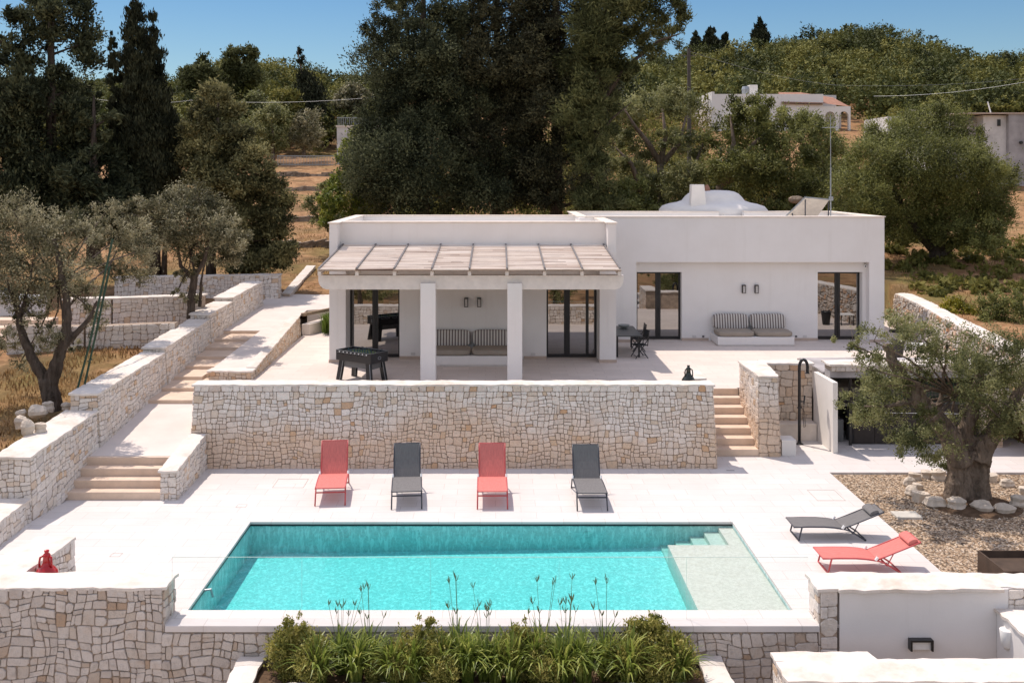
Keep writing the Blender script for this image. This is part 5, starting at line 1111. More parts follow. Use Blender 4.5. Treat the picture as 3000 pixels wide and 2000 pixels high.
cl = pxc([(1850,560,45),(1830,610,50),(1890,620,50),(1800,630,45),(1940,640,50),(2000,640,50),(2060,620,45)], 51, 1)
tree('leafy_shrub', 'dense green undergrowth bush behind the rear parapet', at(1880, 670, Y=51), cl, [limb([(1870,680),(1850,620)], 51, .06, .03)], 14000, .18, .09, L_olived, cat='shrub', tufts=18)
# left conifers
conetree('conifer_tree', 'tall open conifer with upturned branches at the left edge', 150, 48, -160, 700, ([0,.12,.3,.55,.64,.72,.82,.92,1],[150,150,140,110,120,120,90,60,30]), L_dark, 62000, .22, .08, tiers=17, seed=11, up=(0,0,.6), tuft=14, ragged=.5, crf=(.22,.36), squash=.55, tr=.62)
conetree('conifer_tree', 'dark conifer cut by the left edge of the view', -30, 47, -120, 700, ([0,.3,.6,.8,1],[180,160,110,70,40]), L_dark, 45000, .26, .09, tiers=11, seed=12, up=(0,0,.5))
conetree('conifer_tree', 'broad dark evergreen filling the gap beside the cypress', 275, 46.5, 260, 720, ([0,.3,.6,1],[110,115,80,30]), L_dark, 34000, .26, .09, tiers=8, seed=13)
# cypress group
def spire(px0, py0, px1, py1, w0, w1, w2, Y, k, r):
    out = []
    for i in range(k):
        f = (i+.5)/k; w_ = (np.interp(f, [0,.35,.8,1], [w0,w1,w2,w2*.25]))*Y/F; p = at(lerp(px0,px1,f), lerp(py0,py1,f), Y=Y+r.uniform(-.3,.3)); hh = abs(py1-py0)/k*Y/F
        out.append((p.x+r.uniform(-.12,.12)*w_, p.y, p.z, w_, w_, max(hh*1.1, w_*.9)))
    return out
r_ = random.Random(4); Yc = 48.5
cl = spire(465, 660, 382, -40, 55, 70, 36, Yc, 22, r_)+spire(362, 500, 326, 105, 26, 30, 17, Yc-.3, 18, r_)+spire(470, 520, 448, 60, 50, 48, 22, Yc-.4, 9, r_)+spire(415, 600, 400, 180, 48, 60, 40, Yc-.5, 8, r_)+spire(500, 640, 495, 300, 34, 44, 24, Yc, 7, r_)+spire(450, 700, 440, 520, 40, 48, 40, Yc, 4, r_)
e = tree('cypress_tree', 'dense dark cypress with several spires left of the juniper', at(455, 810, Y=Yc), cl, [limb([(455,825),(455,700),(440,500),(400,200)], Yc, .3, .05), limb([(480,825),(485,650)], Yc, .16, .08)], 130000, .22, .06, L_cyp, M_barkd, cat='cypress tree', tufts=24, tr=.30, shell=.55, outw=.25, bias=(-.15,-.05,1.6))
# juniper
r_ = random.Random(8); cl = []
for py, x0, x1 in ((285,590,660),(330,565,700),(380,550,740),(430,550,760),(480,545,790),(530,550,820),(580,570,830),(630,600,835),(680,630,820),(725,660,850),(765,680,860)):
    n_ = int((x1-x0)/38)+1
    for q in range(n_): cl += pxc([(lerp(x0+20, x1-20, q/max(1, n_-1))+r_.uniform(-10,10), py+r_.uniform(-16,16), r_.uniform(30,44), r_.uniform(-1.6,1.2), .6)], 47)
tree('juniper_tree', 'layered olive green juniper between cypress and slope', at(618, 835, Y=47), cl, [limb([(618,840),(620,600),(640,300)], 47, .26, .05)]+[limb([(622,py),(px,py-20)], 47, .07, .02) for py, px in ((720,800),(640,740),(560,780),(480,600),(700,700),(600,570))], 100000, .17, .075, L_jun, M_barkd, cat='juniper tree', tufts=18, tr=.42, shell=.4, outw=.7, bias=(0,0,.25))
# far left trees
rq = random.Random(77)
def spiretree(label, px0, py0, px1, py1, w0, w1, w2, Y, k, n, L, W, name='cypress_tree'):
    cl = spire(px0, py0, px1, py1, w0, w1, w2, Y, k, rq)
    tree(name, label, at(px0, py0, Y=Y), cl, [limb([(px0,py0+10),(px1,py1+20)], Y, .3, .08)], n, L, W, L_cyp, M_barkd, cat='cypress tree', tufts=18, tr=.36, shell=.4, outw=.4, bias=(-.2,0,.9))
spiretree('dark leaning cypress on the far left hillside', 925, 420, 872, 128, 48, 62, 14, 130, 12, 16000, .5, .17)
def dome_tree(label, px, py, w_, h_, Y, leaf, n, base, name='pine_tree'):
    r = random.Random(px); cl = pxc([(px+r.uniform(-1,1)*w_*.62, py+h_*.15+r.uniform(-1,1)*h_*.65, w_*r.uniform(.3,.48)) for _ in range(14)], Y, 2)+pxc([(px+r.uniform(-1,1)*w_*.4, py+h_*r.uniform(.7,1.5), w_*.4) for _ in range(6)], Y, 2)
    tree(name, label, at(px, base, Y=Y), cl, [limb([(px,base+12),(px,py)], Y, .3, .15)], n, .5, .2, leaf, M_barkd, cat='tree', tufts=16, tr=.34)
dome_tree('dome shaped pine on the left ridge beside the cypress', 585, 215, 66, 75, 135, L_pine, 14000, 360)
dome_tree('taller umbrella pine on the left ridge', 702, 185, 64, 66, 140, L_pine, 14000, 360)
dome_tree('grey green oak below the left ridge', 760, 300, 60, 45, 125, L_olive, 11000, 400, 'oak_tree')
dome_tree('rounded oak right of the leaning cypress', 1030, 280, 55, 45, 125, L_olivegrey, 11000, 400, 'oak_tree')
dome_tree('dark oak in front of the left ridge', 640, 330, 70, 60, 118, L_pine, 12000, 430, 'oak_tree')
dome_tree('low oak beside the far fence', 840, 300, 50, 50, 122, L_hill, 11000, 420, 'oak_tree')
for k, (px, top, bot, wd, lb) in enumerate(((2038,92,165,17,'small dark conifer on the skyline just right of the big pine'),(2084,84,168,28,'wide dark conifer second on the skyline behind the utility pole'),(2126,98,160,12,'thin dark conifer third on the skyline'),(2228,64,140,24,'lone dark conifer standing up from the ridge left of the hill top'))):
    spiretree(lb, px, bot, px-2, top, wd*.8, wd, wd*.45, 200, 5, 5000, .8, .3, 'conifer_tree')
# right bushes
cl = pxc([(2790,900,32),(2830,920,36),(2810,950,36),(2860,940,34),(2780,940,28)], 37, .6)
tree('leafy_shrub', 'yellow green shrub above the rubble wall', at(2820, 985, Y=37), cl, [limb([(2820,1000),(2815,940)], 37, .03, .015)], 9000, .09, .04, mat_leaf('yellow_leaves', (0.1,0.1,0.01), (0.25,0.23,0.02), (0.42,0.36,0.04), 2), cat='shrub', tufts=22)
cl = pxc([(2900,900,45),(2950,880,48),(2920,950,50),(2980,940,55),(2880,970,40),(2960,1000,50),(3010,1010,50),(2860,1000,30)], 35.5, .8)
tree('leafy_shrub', 'taller green shrub above the rubble wall at the right edge', at(2940, 1030, Y=35.5), cl, [limb([(2940,1040),(2935,940)], 35.5, .04, .02)], 16000, .09, .045, L_olived, cat='shrub', tufts=22)
# trees in the garden below the camera
proto = None
for k, (x, y, s) in enumerate(((-9,2,1.0),(-3,-5,1.15),(4,1.5,.9),(10,-3,1.1),(16,3,1.0),(-16,-2,1.1),(0,-12,1.3),(9,-13,1.2),(-10,-14,1.3))):
    if proto is None:
        r = random.Random(2); cl = [(r.uniform(-1.6,1.6), r.uniform(-1.6,1.6), r.uniform(2.2,4.0), .8, .8, .7) for _ in range(16)]
        e = empty('olive_tree', (0,0,0), 'olive tree in the garden below the viewpoint', 'tree', 'garden olive trees behind the viewpoint'); P, D, nn = crown_pts(cl, 9000, tufts=14); leafmesh('crown', P, D, .16, .06, L_olive, e, tint=TINT, Nn=nn)
        m = MB(); m.tube([(0,0,-.1),(.1,0,1),(0,.1,2.6)], [.3,.2,.1], 8); m.build('trunk', M_bark, e); proto = e
        proto.location = (x, y, -2.3); proto.scale = (s, s, s)
    else:
        c = copy_tree(proto); c.location = (x, y, -2.3); c.scale = (s, s, s); c.rotation_euler = (0, 0, k*1.3)
# hill forest
P_all, D_all = [], []; T_all = []; N_all = []; r = random.Random(99); cnt = 0
Yt = 112.0
while Yt < 214:
    half = .56*Yt; X = -half
    while X < half*1.12:
        x = X+r.uniform(-1.5, 1.5); y = Yt+r.uniform(-1.8, 1.8); px = CX+F*x/y
        skip = (y < 121 and 2070 < px < 2510) or (y < 117 and 700 < px < 1080) or (1120 < px < 1700 and y < 185)
        if not skip:
            z = gz(x, y); s = r.uniform(.8, 1.65); nb = 6; cl = []
            for q in range(nb):
                a = r.uniform(0, 6.3); rr = (0 if q == 0 else r.uniform(.9, 1.8))*s; k_ = 1.75 if q == 0 else r.uniform(.7, 1.15); cl.append((x+rr*math.cos(a), y+rr*math.sin(a), z+s*(2.3 if q == 0 else r.uniform(1.0, 3.2)), k_*s, k_*s, k_*s*.95))
            P, D, nn = crown_pts(cl, int(620*s**1.6), tufts=26, tr=.2, shell=.86); P_all.append(P); D_all.append(D); N_all.append(nn); T_all.append(r.random()*.7+.3*TINT); cnt += 1
        X += r.uniform(4.6, 6.4)
    Yt += 4.6 if Yt > 140 else 4.0
o = leafmesh('hill_woodland', np.concatenate(P_all), np.concatenate(D_all), .46, .27, L_hillw, tint=np.concatenate(T_all), Nn=np.concatenate(N_all), nj=.28); tag(o, 'dense green scrub oak woodland covering the far hills', 'woodland', kind='stuff')
# scrub below the hill, behind the house
P_all, D_all, N_all, T_all = [], [], [], []; r = random.Random(51)
for _ in range(330):
    y = r.uniform(55, 111); px = r.uniform(1680, 3150) if r.random() < .8 else r.uniform(1060, 1700); x = (px-CX)*y/F
    if 2050 < px < 2550 and y > 84: continue
    if 2640 < px and y < 84: continue
    z = gz(x, y); sc_ = r.uniform(.7, 1.4)*(1 if y > 70 else .8)
    cl = [(x+r.uniform(-1.2,1.2)*sc_, y+r.uniform(-1,1)*sc_, z+r.uniform(.2,1.7)*sc_, .9*sc_, .9*sc_, .8*sc_) for _ in range(5)]
    P, D, nn = crown_pts(cl, 420, tufts=9, tr=.36, shell=.5); P_all.append(P); D_all.append(D); N_all.append(nn); T_all.append(r.random()*.6+.4*TINT)
for _ in range(150):
    x = r.uniform(16.8, 34); y = r.uniform(41, 57); z = gz(x, y); q_ = r.uniform(.25, .6)
    if x < xr(y)+.8: continue
    P, D, nn = crown_pts([(x, y, z+.1, q_, q_, q_*.6), (x+q_, y+.2, z+.05, q_*.8, q_*.8, q_*.4)], 130, tufts=9, tr=.4, shell=.4); P_all.append(P); D_all.append(D); N_all.append(nn); T_all.append(r.random()*.6+.2*TINT)
o = leafmesh('hillside_scrub', np.concatenate(P_all), np.concatenate(D_all), .30, .14, L_hill, tint=np.concatenate(T_all), Nn=np.concatenate(N_all)); tag(o, 'dark green scrub filling the slope between the olive trees', 'scrub', kind='stuff')
# dry grass tufts
P = []; D = []
for _ in range(26000):
    if rnd.random() < .45: x = rnd.uniform(-19, -10.6); y = rnd.uniform(20, 33)
    elif rnd.random() < .5: x = rnd.uniform(-20, -5); y = rnd.uniform(47.8, 70)
    else: x = rnd.uniform(15.8, 32); y = rnd.uniform(30, 56)
    if smooth_noise(x*.7, y*.7, 4) < -.1: continue
    P.append((x, y, gz(x, y)+.05)); D.append((rnd.uniform(-.5,.5), rnd.uniform(-.5,.5), 1))
o = leafmesh('dry_grass', np.array(P), np.array(D), .2, .035, mat_leaf('straw', (0.14,0.08,0.035), (0.32,0.20,0.09), (0.58,0.40,0.2), 1.2, .5, tint=False)); tag(o, 'dry straw coloured grass tufts scattered over the slopes', 'grass', kind='stuff')
# green grass in bed left of the house
P = []; D = []; V_ = MB(); r = random.Random(5)
for _ in range(1500):
    x = r.uniform(-6.75, -5.5); y = r.uniform(39.6, 41.6)
    if (x+7.1) < (y-39.6)*.25: continue
    a = r.uniform(0, 6.3); l = r.uniform(.5, .95); dx, dy = math.cos(a)*.35, math.sin(a)*.35-.15; wx, wy = -math.sin(a)*.012, math.cos(a)*.012; zb_ = TZ+.05
    V_.add([(x-wx,y-wy,zb_),(x+wx,y+wy,zb_),(x+dx*.4*l+wx,y+dy*.4*l+wy,zb_+l*.7),(x+dx*.4*l-wx,y+dy*.4*l-wy,zb_+l*.7),(x+dx*l,y+dy*l,zb_+l*.85)], [(0,1,2,3),(3,2,4)])
tag(V_.build('ornamental_grass', L_grass), 'lush green ornamental grass clump at the left corner of the house', 'ornamental grass')
# ---------------------------------------------------------------- planter plants
def lily(seed, stalks):
    r = random.Random(seed); e = empty('lily_plant', (0,0,0), 'x', 'plant', 'strap leaved lilies in the planter'); m = MB()
    for _ in range(125):
        a = r.uniform(0, 6.28); l = r.uniform(.5, .95); out = r.uniform(.12, .62); w_ = r.uniform(.014, .026); x0, y0 = r.uniform(-.08,.08), r.uniform(-.08,.08)
        tx, ty = -math.sin(a)*w_, math.cos(a)*w_; pts = []
        for i in range(6):
            t = i/5; d = out*l*1.3*t**1.4; z = l*(1.6*t-1.05*t*t*(.45+out)) ; ww = (1, 1.1, 1.0, .8, .5, .08)[i]
            pts += [(x0+math.cos(a)*d-tx*ww, y0+math.sin(a)*d-ty*ww, z), (x0+math.cos(a)*d+tx*ww, y0+math.sin(a)*d+ty*ww, z)]
        m.add(pts, [(2*i, 2*i+1, 2*i+3, 2*i+2) for i in range(5)])
    m.build('leaves', L_lily, e)
    for _ in range(stalks):
        m = MB(); a = r.uniform(0, 6.28); d = r.uniform(.02, .42); h = r.uniform(.9, 1.45); x, y = math.cos(a)*d, math.sin(a)*d*.5
        m.tube([(x*.3,y*.3,0),(x*.7,y*.7,h*.6),(x*1.3,y*1.3,h)], [.0045,.004,.003], 5)
        for q in range(r.randint(3, 6)):
            b = r.uniform(0, 6.28); m.tube([(x*1.3,y*1.3,h-.02),(x*1.3+.03*math.cos(b),y*1.3+.03*math.sin(b),h+r.uniform(.02,.06)),(x*1.3+.045*math.cos(b),y*1.3+.045*math.sin(b),h+r.uniform(.05,.1))], [.003,.006,.003], 5)
        m.build('flower_stalk', simple('stalk_green', (0.12,0.17,0.075), .6, .2), e)
    return e
lp = [lily(1, 8), lily(2, 6), lily(3, 0)]; used_ = [0, 0, 0]
lst = [(1000,0),(1085,1),(1150,2),(1345,1),(1420,0),(1500,2),(1590,1),(1660,0),(1775,1),(1710,2),(1295,2),(930,2),(1840,2),(1040,2),(1210,2),(1450,2),(1570,2),(1640,2),(1985,2),(1370,2)]
pos_w = ['first from the left, beside the leftmost shrub','with flower stalks, second from the left','low without stalks right of the second one','with stalks just right of the middle shrub','with the tall stalks at the pool centre','low without stalks right of centre','with stalks left of the right hand shrubs','with the densest tall stalks','with a few stalks near the right end','low between the two right stalk clumps','low without stalks beside the middle shrub','low and leaning at the left shrub','low at the right end before the shrub','filling the front below the left stalks','drooping over the front edge left of centre','in the front below the tall stalks','drooping at the front right of centre','in the front below the densest stalks','last one at the right corner of the planter','small and low at the front centre']
for (px, t), lb in zip(lst, pos_w):
    e = lp[t] if not used_[t] else copy_tree(lp[t]); used_[t] = 1
    Yp = 16.45+rnd.uniform(-.18, .18) if t != 2 else rnd.uniform(16.15, 16.3); e.location = ((px-CX)*Yp/F, Yp, -.62); e.rotation_euler = (0, 0, rnd.uniform(0, 6.28)); sc = rnd.uniform(.92, 1.08); e.scale = (sc, sc, sc); e['label'] = 'strap leaved lily '+lb
def shrub(seed):
    r = random.Random(seed); e = empty('garden_shrub', (0,0,0), 'x', 'shrub', 'rounded shrubs in the planter')
    cl = [(r.uniform(-.40,.40), r.uniform(-.22,.2), r.uniform(.10,.62), .17, .16, .16) for _ in range(22)]+[(r.uniform(-.2,.2), 0, r.uniform(.65,.85), .08, .08, .12) for _ in range(4)]
    P, D, nn = crown_pts(cl, 13000, tufts=14, tr=.42, shell=.4, bias=(0,0,.5), outw=.8); leafmesh('foliage', P, D, .05, .022, L_shrub, e, tint=TINT, Nn=nn)
    m = MB()
    for q in range(9): c = cl[q]; m.tube([(0,0,0),(c[0]*.6,c[1]*.6,c[2]*.6),(c[0],c[1],c[2]+.1)], [.012,.008,.003], 5)
    m.build('stems', M_bark, e); return e
sps = [shrub(1), shrub(2)]; us = [0, 0]
for k, (px, Yp, sc, lb) in enumerate(((880,16.5,1.08,'leftmost rounded shrub in the planter beside the spotlight'),(915,16.25,.8,'smaller shrub in front of the leftmost rounded shrub'),(1225,16.45,1.08,'rounded shrub between the first and second lily groups'),(1270,16.25,.85,'low shrub in front of the second planter shrub'),(1540,16.5,1.0,'rounded shrub at the centre right of the planter'),(1580,16.25,.85,'low shrub in front of the centre right shrub'),(1850,16.4,1.0,'shrub left of the tallest end shrub'),(1905,16.5,1.16,'tallest shrub near the right end of the planter'),(1960,16.35,.95,'last shrub at the right end of the planter'),(1150,16.25,.7,'small bushy plant low before the lilies left of centre'))):
    t = k % 2; e = sps[t] if not us[t] else copy_tree(sps[t]); us[t] = 1
    e.location = ((px-CX)*Yp/F, Yp, -.63); e.rotation_euler = (0, 0, k*1.7); e.scale = (sc, sc, sc); e['label'] = lb
# ---------------------------------------------------------------- rocks
def rock(x, y, z, sx, sy, sz, seed, label, group=None, mat=M_rock):
    r = random.Random(seed); m = MB(); n, k = 12, 7; vs = []
    ph = [r.uniform(0, 6) for _ in range(6)]
    for i in range(k+1):
        th = math.pi*i/k
        for j in range(n):
            a = 2*math.pi*j/n; d = Vector((math.sin(th)*math.cos(a), math.sin(th)*math.sin(a), math.cos(th)))
            q = 1+.16*math.sin(3*d.x+ph[0])+.14*math.sin(4*d.y+ph[1])+.12*math.sin(5*d.z+ph[2])
            q = q*(.86/max(.5, max(abs(d.x), abs(d.y), abs(d.z)))**.55)*.9+r.uniform(-.03,.03)
            vs.append((x+d.x*sx*q, y+d.y*sy*q, z+d.z*sz*q))
    fs = [(i*n+j, i*n+(j+1) % n, (i+1)*n+(j+1) % n, (i+1)*n+j) for i in range(k) for j in range(n)]
    m.add(vs, [tuple(reversed(f)) for f in fs]); return tag(m.build('rock', mat), label, 'rock', group)
ring = [(2663,1412,24,18),(2672,1440,26,20),(2700,1455,30,22),(2740,1470,34,22),(2805,1478,36,24),(2878,1484,38,24),(2945,1490,36,24),(2990,1468,34,24),(3010,1440,30,20),(2680,1395,22,16),(2715,1390,24,16),(2745,1392,28,22),(2900,1400,24,18),(2950,1415,26,16),(2690,1425,18,14)]
lbs = ['leftmost pale rock of the ring around the olive tree','orange stained rock at the lower left of the ring','white rock next to the orange stained one in the ring','reddish rock at the lower left front of the ring','large pale rock directly below the trunk','longest pale rock in the front of the ring','front right rock of the ring in dappled shade','big rock at the right front of the ring','rock of the ring cut by the right edge','rock at the upper left of the ring','small rock behind the upper left of the ring','hollow looking rock left of the trunk','rock behind the trunk on its right','low rock at the right rear of the ring','small rock just inside the left of the ring']
for k, ((px, py, w_, h_), lb) in enumerate(zip(ring, lbs)):
    p = at(px, py+h_*.5, z=-.05); s = p.y/F; rock(p.x, p.y, -.05+h_*s*.45, w_*s*1.05, w_*s*.8, h_*s*.95, k+3, lb, 'rocks ringing the olive tree')
m = MB(); m.lathe((10.9,23.3,-.06), [(1.05,0),(.9,.04),(.3,.09)], 24, sy=.9); tag(m.build('soil_mound', M_soil), kind='structure')
for k, (px, py, w_, h_, lb) in enumerate(((62,1235,22,20,'leftmost pale rock at the foot of the left olive'),(82,1250,26,24,'lower middle rock at the foot of the left olive'),(110,1205,30,22,'largest rock in the pile by the left olive'),(60,1210,18,14,'small upper rock in the pile by the left olive'),(122,1250,22,14,'rock partly hidden by the wall near the left olive'),(195,1188,18,12,'flat rock right of the left olive trunk'),(140,1190,20,16,'rock tucked behind the left olive trunk'))):
    p = at(px, py+h_*.5, z=1.6); s = p.y/F; rock(p.x, p.y, 1.6+h_*s*.4, w_*s, w_*s*.8, h_*s*1.2, k+40, lb, 'rocks by the left olive')
p = at(2332, 585, Y=50); rock(p.x, 50, p.z, .36, .3, .24, 77, 'pale boulder on the slope behind the solar panel', None, M_stone_d)
p = at(2055, 263, Y=160); rock(p.x, 160, p.z, 1.2, 1, .9, 78, 'bare rounded rock patch showing among the hillside trees')
# corten planter
p = at(2960, 1720, Y=18.0); m = MB(); cpx = p.x
m.box(cpx, cpx+1.0, 18.2, 18.23, -.05, .42); m.box(cpx, cpx+.03, 18.23, 19.2, -.05, .42); m.box(cpx, cpx+1.0, 19.2, 19.23, -.05, .42); m.box(cpx+.97, cpx+1.0, 18.23, 19.2, -.05, .42); m.box(cpx+.03, cpx+.97, 18.23, 19.2, 0, .3)
tag(m.build('steel_planter', M_corten), 'rusty brown steel planter box at the right edge of the gravel', 'planter')
# ---------------------------------------------------------------- far buildings, fence, pole, car
def bld(name, base, label): return empty(name, base, label, 'house')
Yh = 110; h = bld('country_house', at(2290, 370, Y=Yh), 'white country house with arches and a tiled roof on the hillside')
x0, x1 = at(2085, 0, Y=Yh).x, at(2412, 0, Y=Yh).x; z0 = at(0, 385, Y=Yh).z-3; z1 = at(0, 276, Y=Yh).z
m = MB(); m.box(x0, x1, Yh, Yh+10, z0, z1); m.box(x0, x0+.3, Yh, Yh+10, z1, z1+.25); m.build('wall', M_plaster, h)
m = MB(); a = at(2320, 308, Y=Yh-.2); b = at(2415, 302, Y=Yh-.2); c = at(2400, 300, Y=Yh+3); 
m.add([at(2290,300,Y=Yh-.3), at(2412,303,Y=Yh-.3), at(2345,271,Y=Yh+4), at(2280,271,Y=Yh+4)], [(0,1,2,3)]); q = m.v[:]; m.add([(p_[0],p_[1],p_[2]-.15) for p_ in q], [(3,2,1,0)]); m.add([at(2412,303,Y=Yh-.3), at(2490,313,Y=Yh+.2), at(2440,286,Y=Yh+4), at(2345,271,Y=Yh+4)], [(0,1,2,3)]); m.build('roof', M_tile, h)
# arcade
ax0, ax1 = at(2412, 0, Y=Yh).x, at(2492, 0, Y=Yh).x; zt_ = at(0, 312, Y=Yh).z; n_ = 12
m = MB(); w_ = (ax1-ax0)/2
for k in range(2):
    xa = ax0+k*w_; xb = xa+w_; rr = w_*.36; cx_ = (xa+xb)/2; zc = zt_-.55-rr
    m.box(xa, cx_-rr, Yh, Yh+.4, z0, zc); m.box(cx_+rr, xb, Yh, Yh+.4, z0, zc)
    for i in range(n_):
        t0_, t1_ = math.pi*i/n_, math.pi*(i+1)/n_; xq0, xq1 = cx_-rr*math.cos(t0_), cx_-rr*math.cos(t1_)
        m.hexa([(xq0,Yh,zc+rr*math.sin(t0_)),(xq1,Yh,zc+rr*math.sin(t1_)),(xq1,Yh+.4,zc+rr*math.sin(t1_)),(xq0,Yh+.4,zc+rr*math.sin(t0_)),(xq0,Yh,zt_),(xq1,Yh,zt_),(xq1,Yh+.4,zt_),(xq0,Yh+.4,zt_)])
    m.box(xa, cx_-rr, Yh, Yh+.4, zc, zt_); m.box(cx_+rr, xb, Yh, Yh+.4, zc, zt_)
m.box(ax0, ax1, Yh+3, Yh+3.2, z0, zt_); m.build('arcade', M_plaster2, h)
m = MB(); p0, p1 = at(2196, 282, Y=Yh+1), at(2220, 249, Y=Yh+1); m.box(p0.x, p1.x, Yh+1, Yh+2, p0.z-1, p1.z); m.build('chimney', M_plaster2, h, bevel=.03)
m = MB(); p = at(2186, 262, Y=Yh+1.5); m.lathe((p.x,p.y,p.z-.5), [(.45,0),(.5,.5),(.4,.8)], 12); m.build('water_tank', M_grey_metal, h)
m = MB(); p0, p1 = at(2380, 300, Y=Yh+6), at(2450, 279, Y=Yh+6); m.box(p0.x, p1.x, Yh+6, Yh+9, p0.z-1, p1.z); m.build('upper_storey', M_old, h)
Yb = 78; h = bld('old_farmhouse', at(2900, 600, Y=Yb), 'weathered grey and white building at the right edge')
cx0 = at(2888, 0, Y=Yb).x; zt_ = at(0, 338, Y=Yb).z; zb_ = 4
m = MB(); m.box(cx0, cx0+1.75, Yb+.4, Yb+9, zb_, zt_+.02); m.build('white_wall', M_old, h)
m = MB(); m.box(cx0+1.75, cx0+9, Yb, Yb+8, zb_, zt_+.1); m.build('grey_wall', M_conc, h)
m = MB(); zz = at(0, 350, Y=Yb).z; m.box(cx0-2.2, cx0, Yb+1.5, Yb+8, zb_, zz); m.build('dark_wall', M_conc, h)
m = MB(); m.box(cx0-3.9, cx0-2.2, Yb+1, Yb+8, zb_, zz-.15); m.build('low_wall', M_old, h)
m = MB(); m.box(cx0-2.4, cx0+9.1, Yb-.1, Yb+9, zt_+.1, zt_+.2); m.build('coping', M_skirt, h)
p = at(2990, 418, Y=Yb); m = MB(); m.tube([(p.x,Yb,p.z),(p.x,Yb-.15,p.z)], .12, 10); m.build('vent_pipe', M_black, h)
p = at(2926, 360, Y=Yb+.4); m = MB(); m.box(p.x-.12, p.x+.12, Yb+.34, Yb+.4, p.z-.25, p.z+.25); m.build('window', M_black, h)
p = at(2905, 330, Y=Yb+1); m = MB(); m.tube([(p.x,p.y,zt_),(p.x-.3,p.y,zt_+1.1)], .05, 6); m.build('antenna', M_white, h)
Ys = 95; h = bld('stone_barn', at(2740, 360, Y=Ys), 'low white barn with a grey tiled roof behind the big olive')
x0, x1 = at(2600, 0, Y=Ys).x, at(2860, 0, Y=Ys).x; z0_ = at(0, 400, Y=Ys).z-2; z1_ = at(0, 342, Y=Ys).z
m = MB(); m.box(x0, x1, Ys, Ys+6, z0_, z1_); m.build('wall', M_old, h)
m = MB(); z2 = at(0, 318, Y=Ys+3).z; xq = at(2710, 0, Y=Ys).x; m.add([(xq,Ys-.2,z1_),(x1,Ys-.2,z1_),(x1,Ys+4,z1_+.5),(xq,Ys+4,z2)], [(0,1,2,3)]); m.build('roof', simple('grey_tiles', (0.26,0.21,0.19), .9, .25), h)
Yv = 109; h = bld('white_cottage', at(1010, 485, Y=Yv), 'small white flat roofed cottage behind the metal fence')
x0, x1 = at(987, 0, Y=Yv).x, at(1046, 0, Y=Yv).x; z1_ = at(0, 372, Y=Yv).z
m = MB(); m.box(x0, x1+3, Yv, Yv+5, 7, z1_); m.build('wall', M_old, h)
m = MB(); m.box(x0-.1, x1+3, Yv-.1, Yv+5, z1_, z1_+.15); m.build('coping', M_coping, h)
m = MB()
for i in range(24): xx = x0+.1+i*.2; m.box(xx, xx+.05, Yv, Yv+.04, z1_+.15, z1_+.95)
m.box(x0, x0+5, Yv-.01, Yv+.05, z1_+.95, z1_+1.02); m.build('railing', M_grey_metal, h)
f = empty('metal_fence', at(900, 486, Y=107.5), 'grey metal picket fence on the upper terrace by the cottage', 'fence')
x0, x1 = at(812, 0, Y=107.5).x, at(986, 0, Y=107.5).x; zf = at(0, 486, Y=107.5).z; m = MB(); i = 0; xx = x0
while xx < x1: m.box(xx, xx+.045, 107.5, 107.53, zf-.1, zf+1.05); xx += .16
m.build('pickets', M_grey_metal, f); m = MB(); m.box(x0, x1, 107.46, 107.5, zf+1.0, zf+1.08); m.box(x0, x1, 107.46, 107.5, zf+.1, zf+.16); m.build('rail', M_grey_metal, f)
m = MB(); Yp = 70; p = at(2018, 142, Y=Yp); q = at(2020, 560, Y=Yp); m.tube([q, p], [.17, .11], 8); m.tube([(p.x-.5,Yp,p.z-.5),(p.x+.5,Yp,p.z-.5)], .03, 5)
tag(m.build('utility_pole', simple('pole_wood', (0.10,0.085,0.075), .9)), 'dark wooden utility pole standing behind the domed roof', 'utility pole')
def wire(name, label, pts, Ys_, r=.03):
    m = MB(); P = []
    for k in range(len(pts)-1):
        for i in range(12):
            t = i/12; a = at(pts[k][0], pts[k][1], Y=Ys_[k]); b = at(pts[k+1][0], pts[k+1][1], Y=Ys_[k+1]); p = a.lerp(b, t); p.z -= 4*t*(1-t)*.35; P.append(p)
    P.append(at(*pts[-1], Y=Ys_[-1])); m.tube(P, r, 4); return tag(m.build(name, M_grey_metal), label, 'wire')
wire('power_line', 'thin pale wire crossing the left hillside toward the conifers', [(280,290),(560,294),(1100,285)], [100,100,100], .010)
wire('power_line', 'thin wire running from the pole over the right hillside', [(2018,150),(2450,250),(3050,225)], [70,90,100], .008)
wire('power_line', 'thin wire sloping up to the right edge above the old building', [(2560,282),(3050,232)], [95,80], .009)
m = MB(); a = at(2560, 1208, Y=27.6); b = at(2840, 1212, Y=27.6); m.tube([a, b], .006, 5); tag(m.build('washing_line', M_white), 'thin white line strung across the garden room opening', 'line')
# hedge
cl = pxc([(2860+i*22, 318+rnd.uniform(-3,3), 14) for i in range(9)], 100, 1); e = tree('clipped_hedge', 'flat topped green hedge above the old building', at(2950, 340, Y=100), cl, [limb([(2950,345),(2950,325)], 100, .1, .05)], 7000, .4, .2, L_hill, cat='hedge', tufts=12)
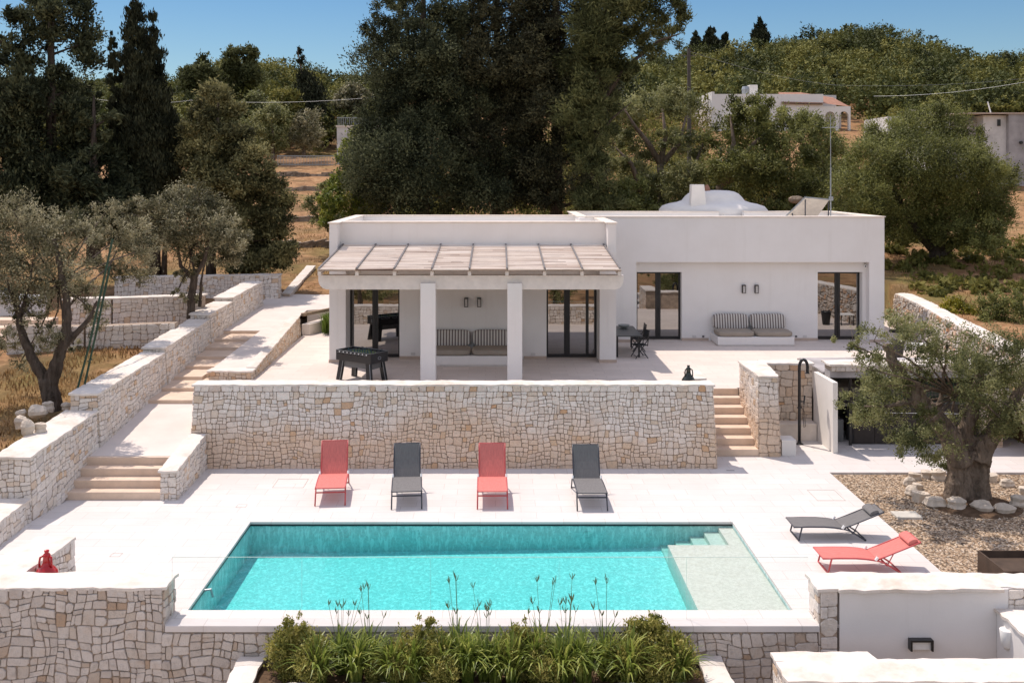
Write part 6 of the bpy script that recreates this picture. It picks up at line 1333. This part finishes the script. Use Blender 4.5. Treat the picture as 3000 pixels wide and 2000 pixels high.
# car
def car():
    e = empty('parked_car', (0,0,0), 'white car parked behind the olive at the left edge', 'car'); m = MB(); L = 4.2; W = 1.75
    prof = [(-2.1,.35),(-2.1,.75),(-1.95,.95),(-1.0,1.02),(-.35,1.42),(1.2,1.45),(1.9,1.05),(2.1,.9),(2.1,.35)]; n = len(prof)
    vs = [(x, -W/2*(.88 if z > 1.1 else 1), z) for x, z in prof]+[(x, W/2*(.88 if z > 1.1 else 1), z) for x, z in prof]
    m.add(vs, [tuple(range(n)), tuple(range(2*n-1, n-1, -1))]+[(i, n+i, n+(i+1) % n, (i+1) % n) for i in range(n)]); m.build('body', simple('car_paint', (0.72,0.73,0.75), .25, .03, 3, .01, .5), e, bevel=.05)
    M_cg = simple('car_glass', (0.03,0.04,0.05), .08, .1, 3, 0, .6)
    for s in (-1, 1):
        m = MB(); y = s*(W/2*.90+.02); m.add([(-.85,y*1.04,1.03),(1.55,y*1.04,1.03),(1.15,y,1.36),(-.3,y,1.36)], [(0,1,2,3) if s < 0 else (3,2,1,0)]); m.build('side_window', M_cg, e)
    m = MB(); m.add([(-1.02,-.7,1.03),(-1.02,.7,1.03),(-.40,.62,1.40),(-.40,-.62,1.40)], [(3,2,1,0)]); m.v = [(x-.03, y, z+.02) for x, y, z in m.v]; m.build('windscreen', M_cg, e)
    for x in (-1.3, 1.3):
        for s in (-1, 1):
            m = MB(); m.tube([(x,s*.70,.32),(x,s*.90,.32)], .32, 20); wl = m.build('wheel', M_black, e); m = MB(); m.tube([(x,s*.895,.32),(x,s*.915,.32)], .19, 14); m.build('rim', M_grey_metal, wl)
    for s in (-1, 1): m = MB(); m.box(-2.13, -2.05, s*.62-.16, s*.62+.16, .66, .8); m.build('headlight', M_white, e); m = MB(); m.box(-.75, -.6, s*1.0-.1, s*1.0+.1, 1.02, 1.15); m.build('mirror', M_black, e)
    e.location = (-19.6, 39.5, 1.75); e.rotation_euler = (0, 0, R(200)); return e
car()
print('objects', len(bpy.data.objects), 'trees on hill', cnt)
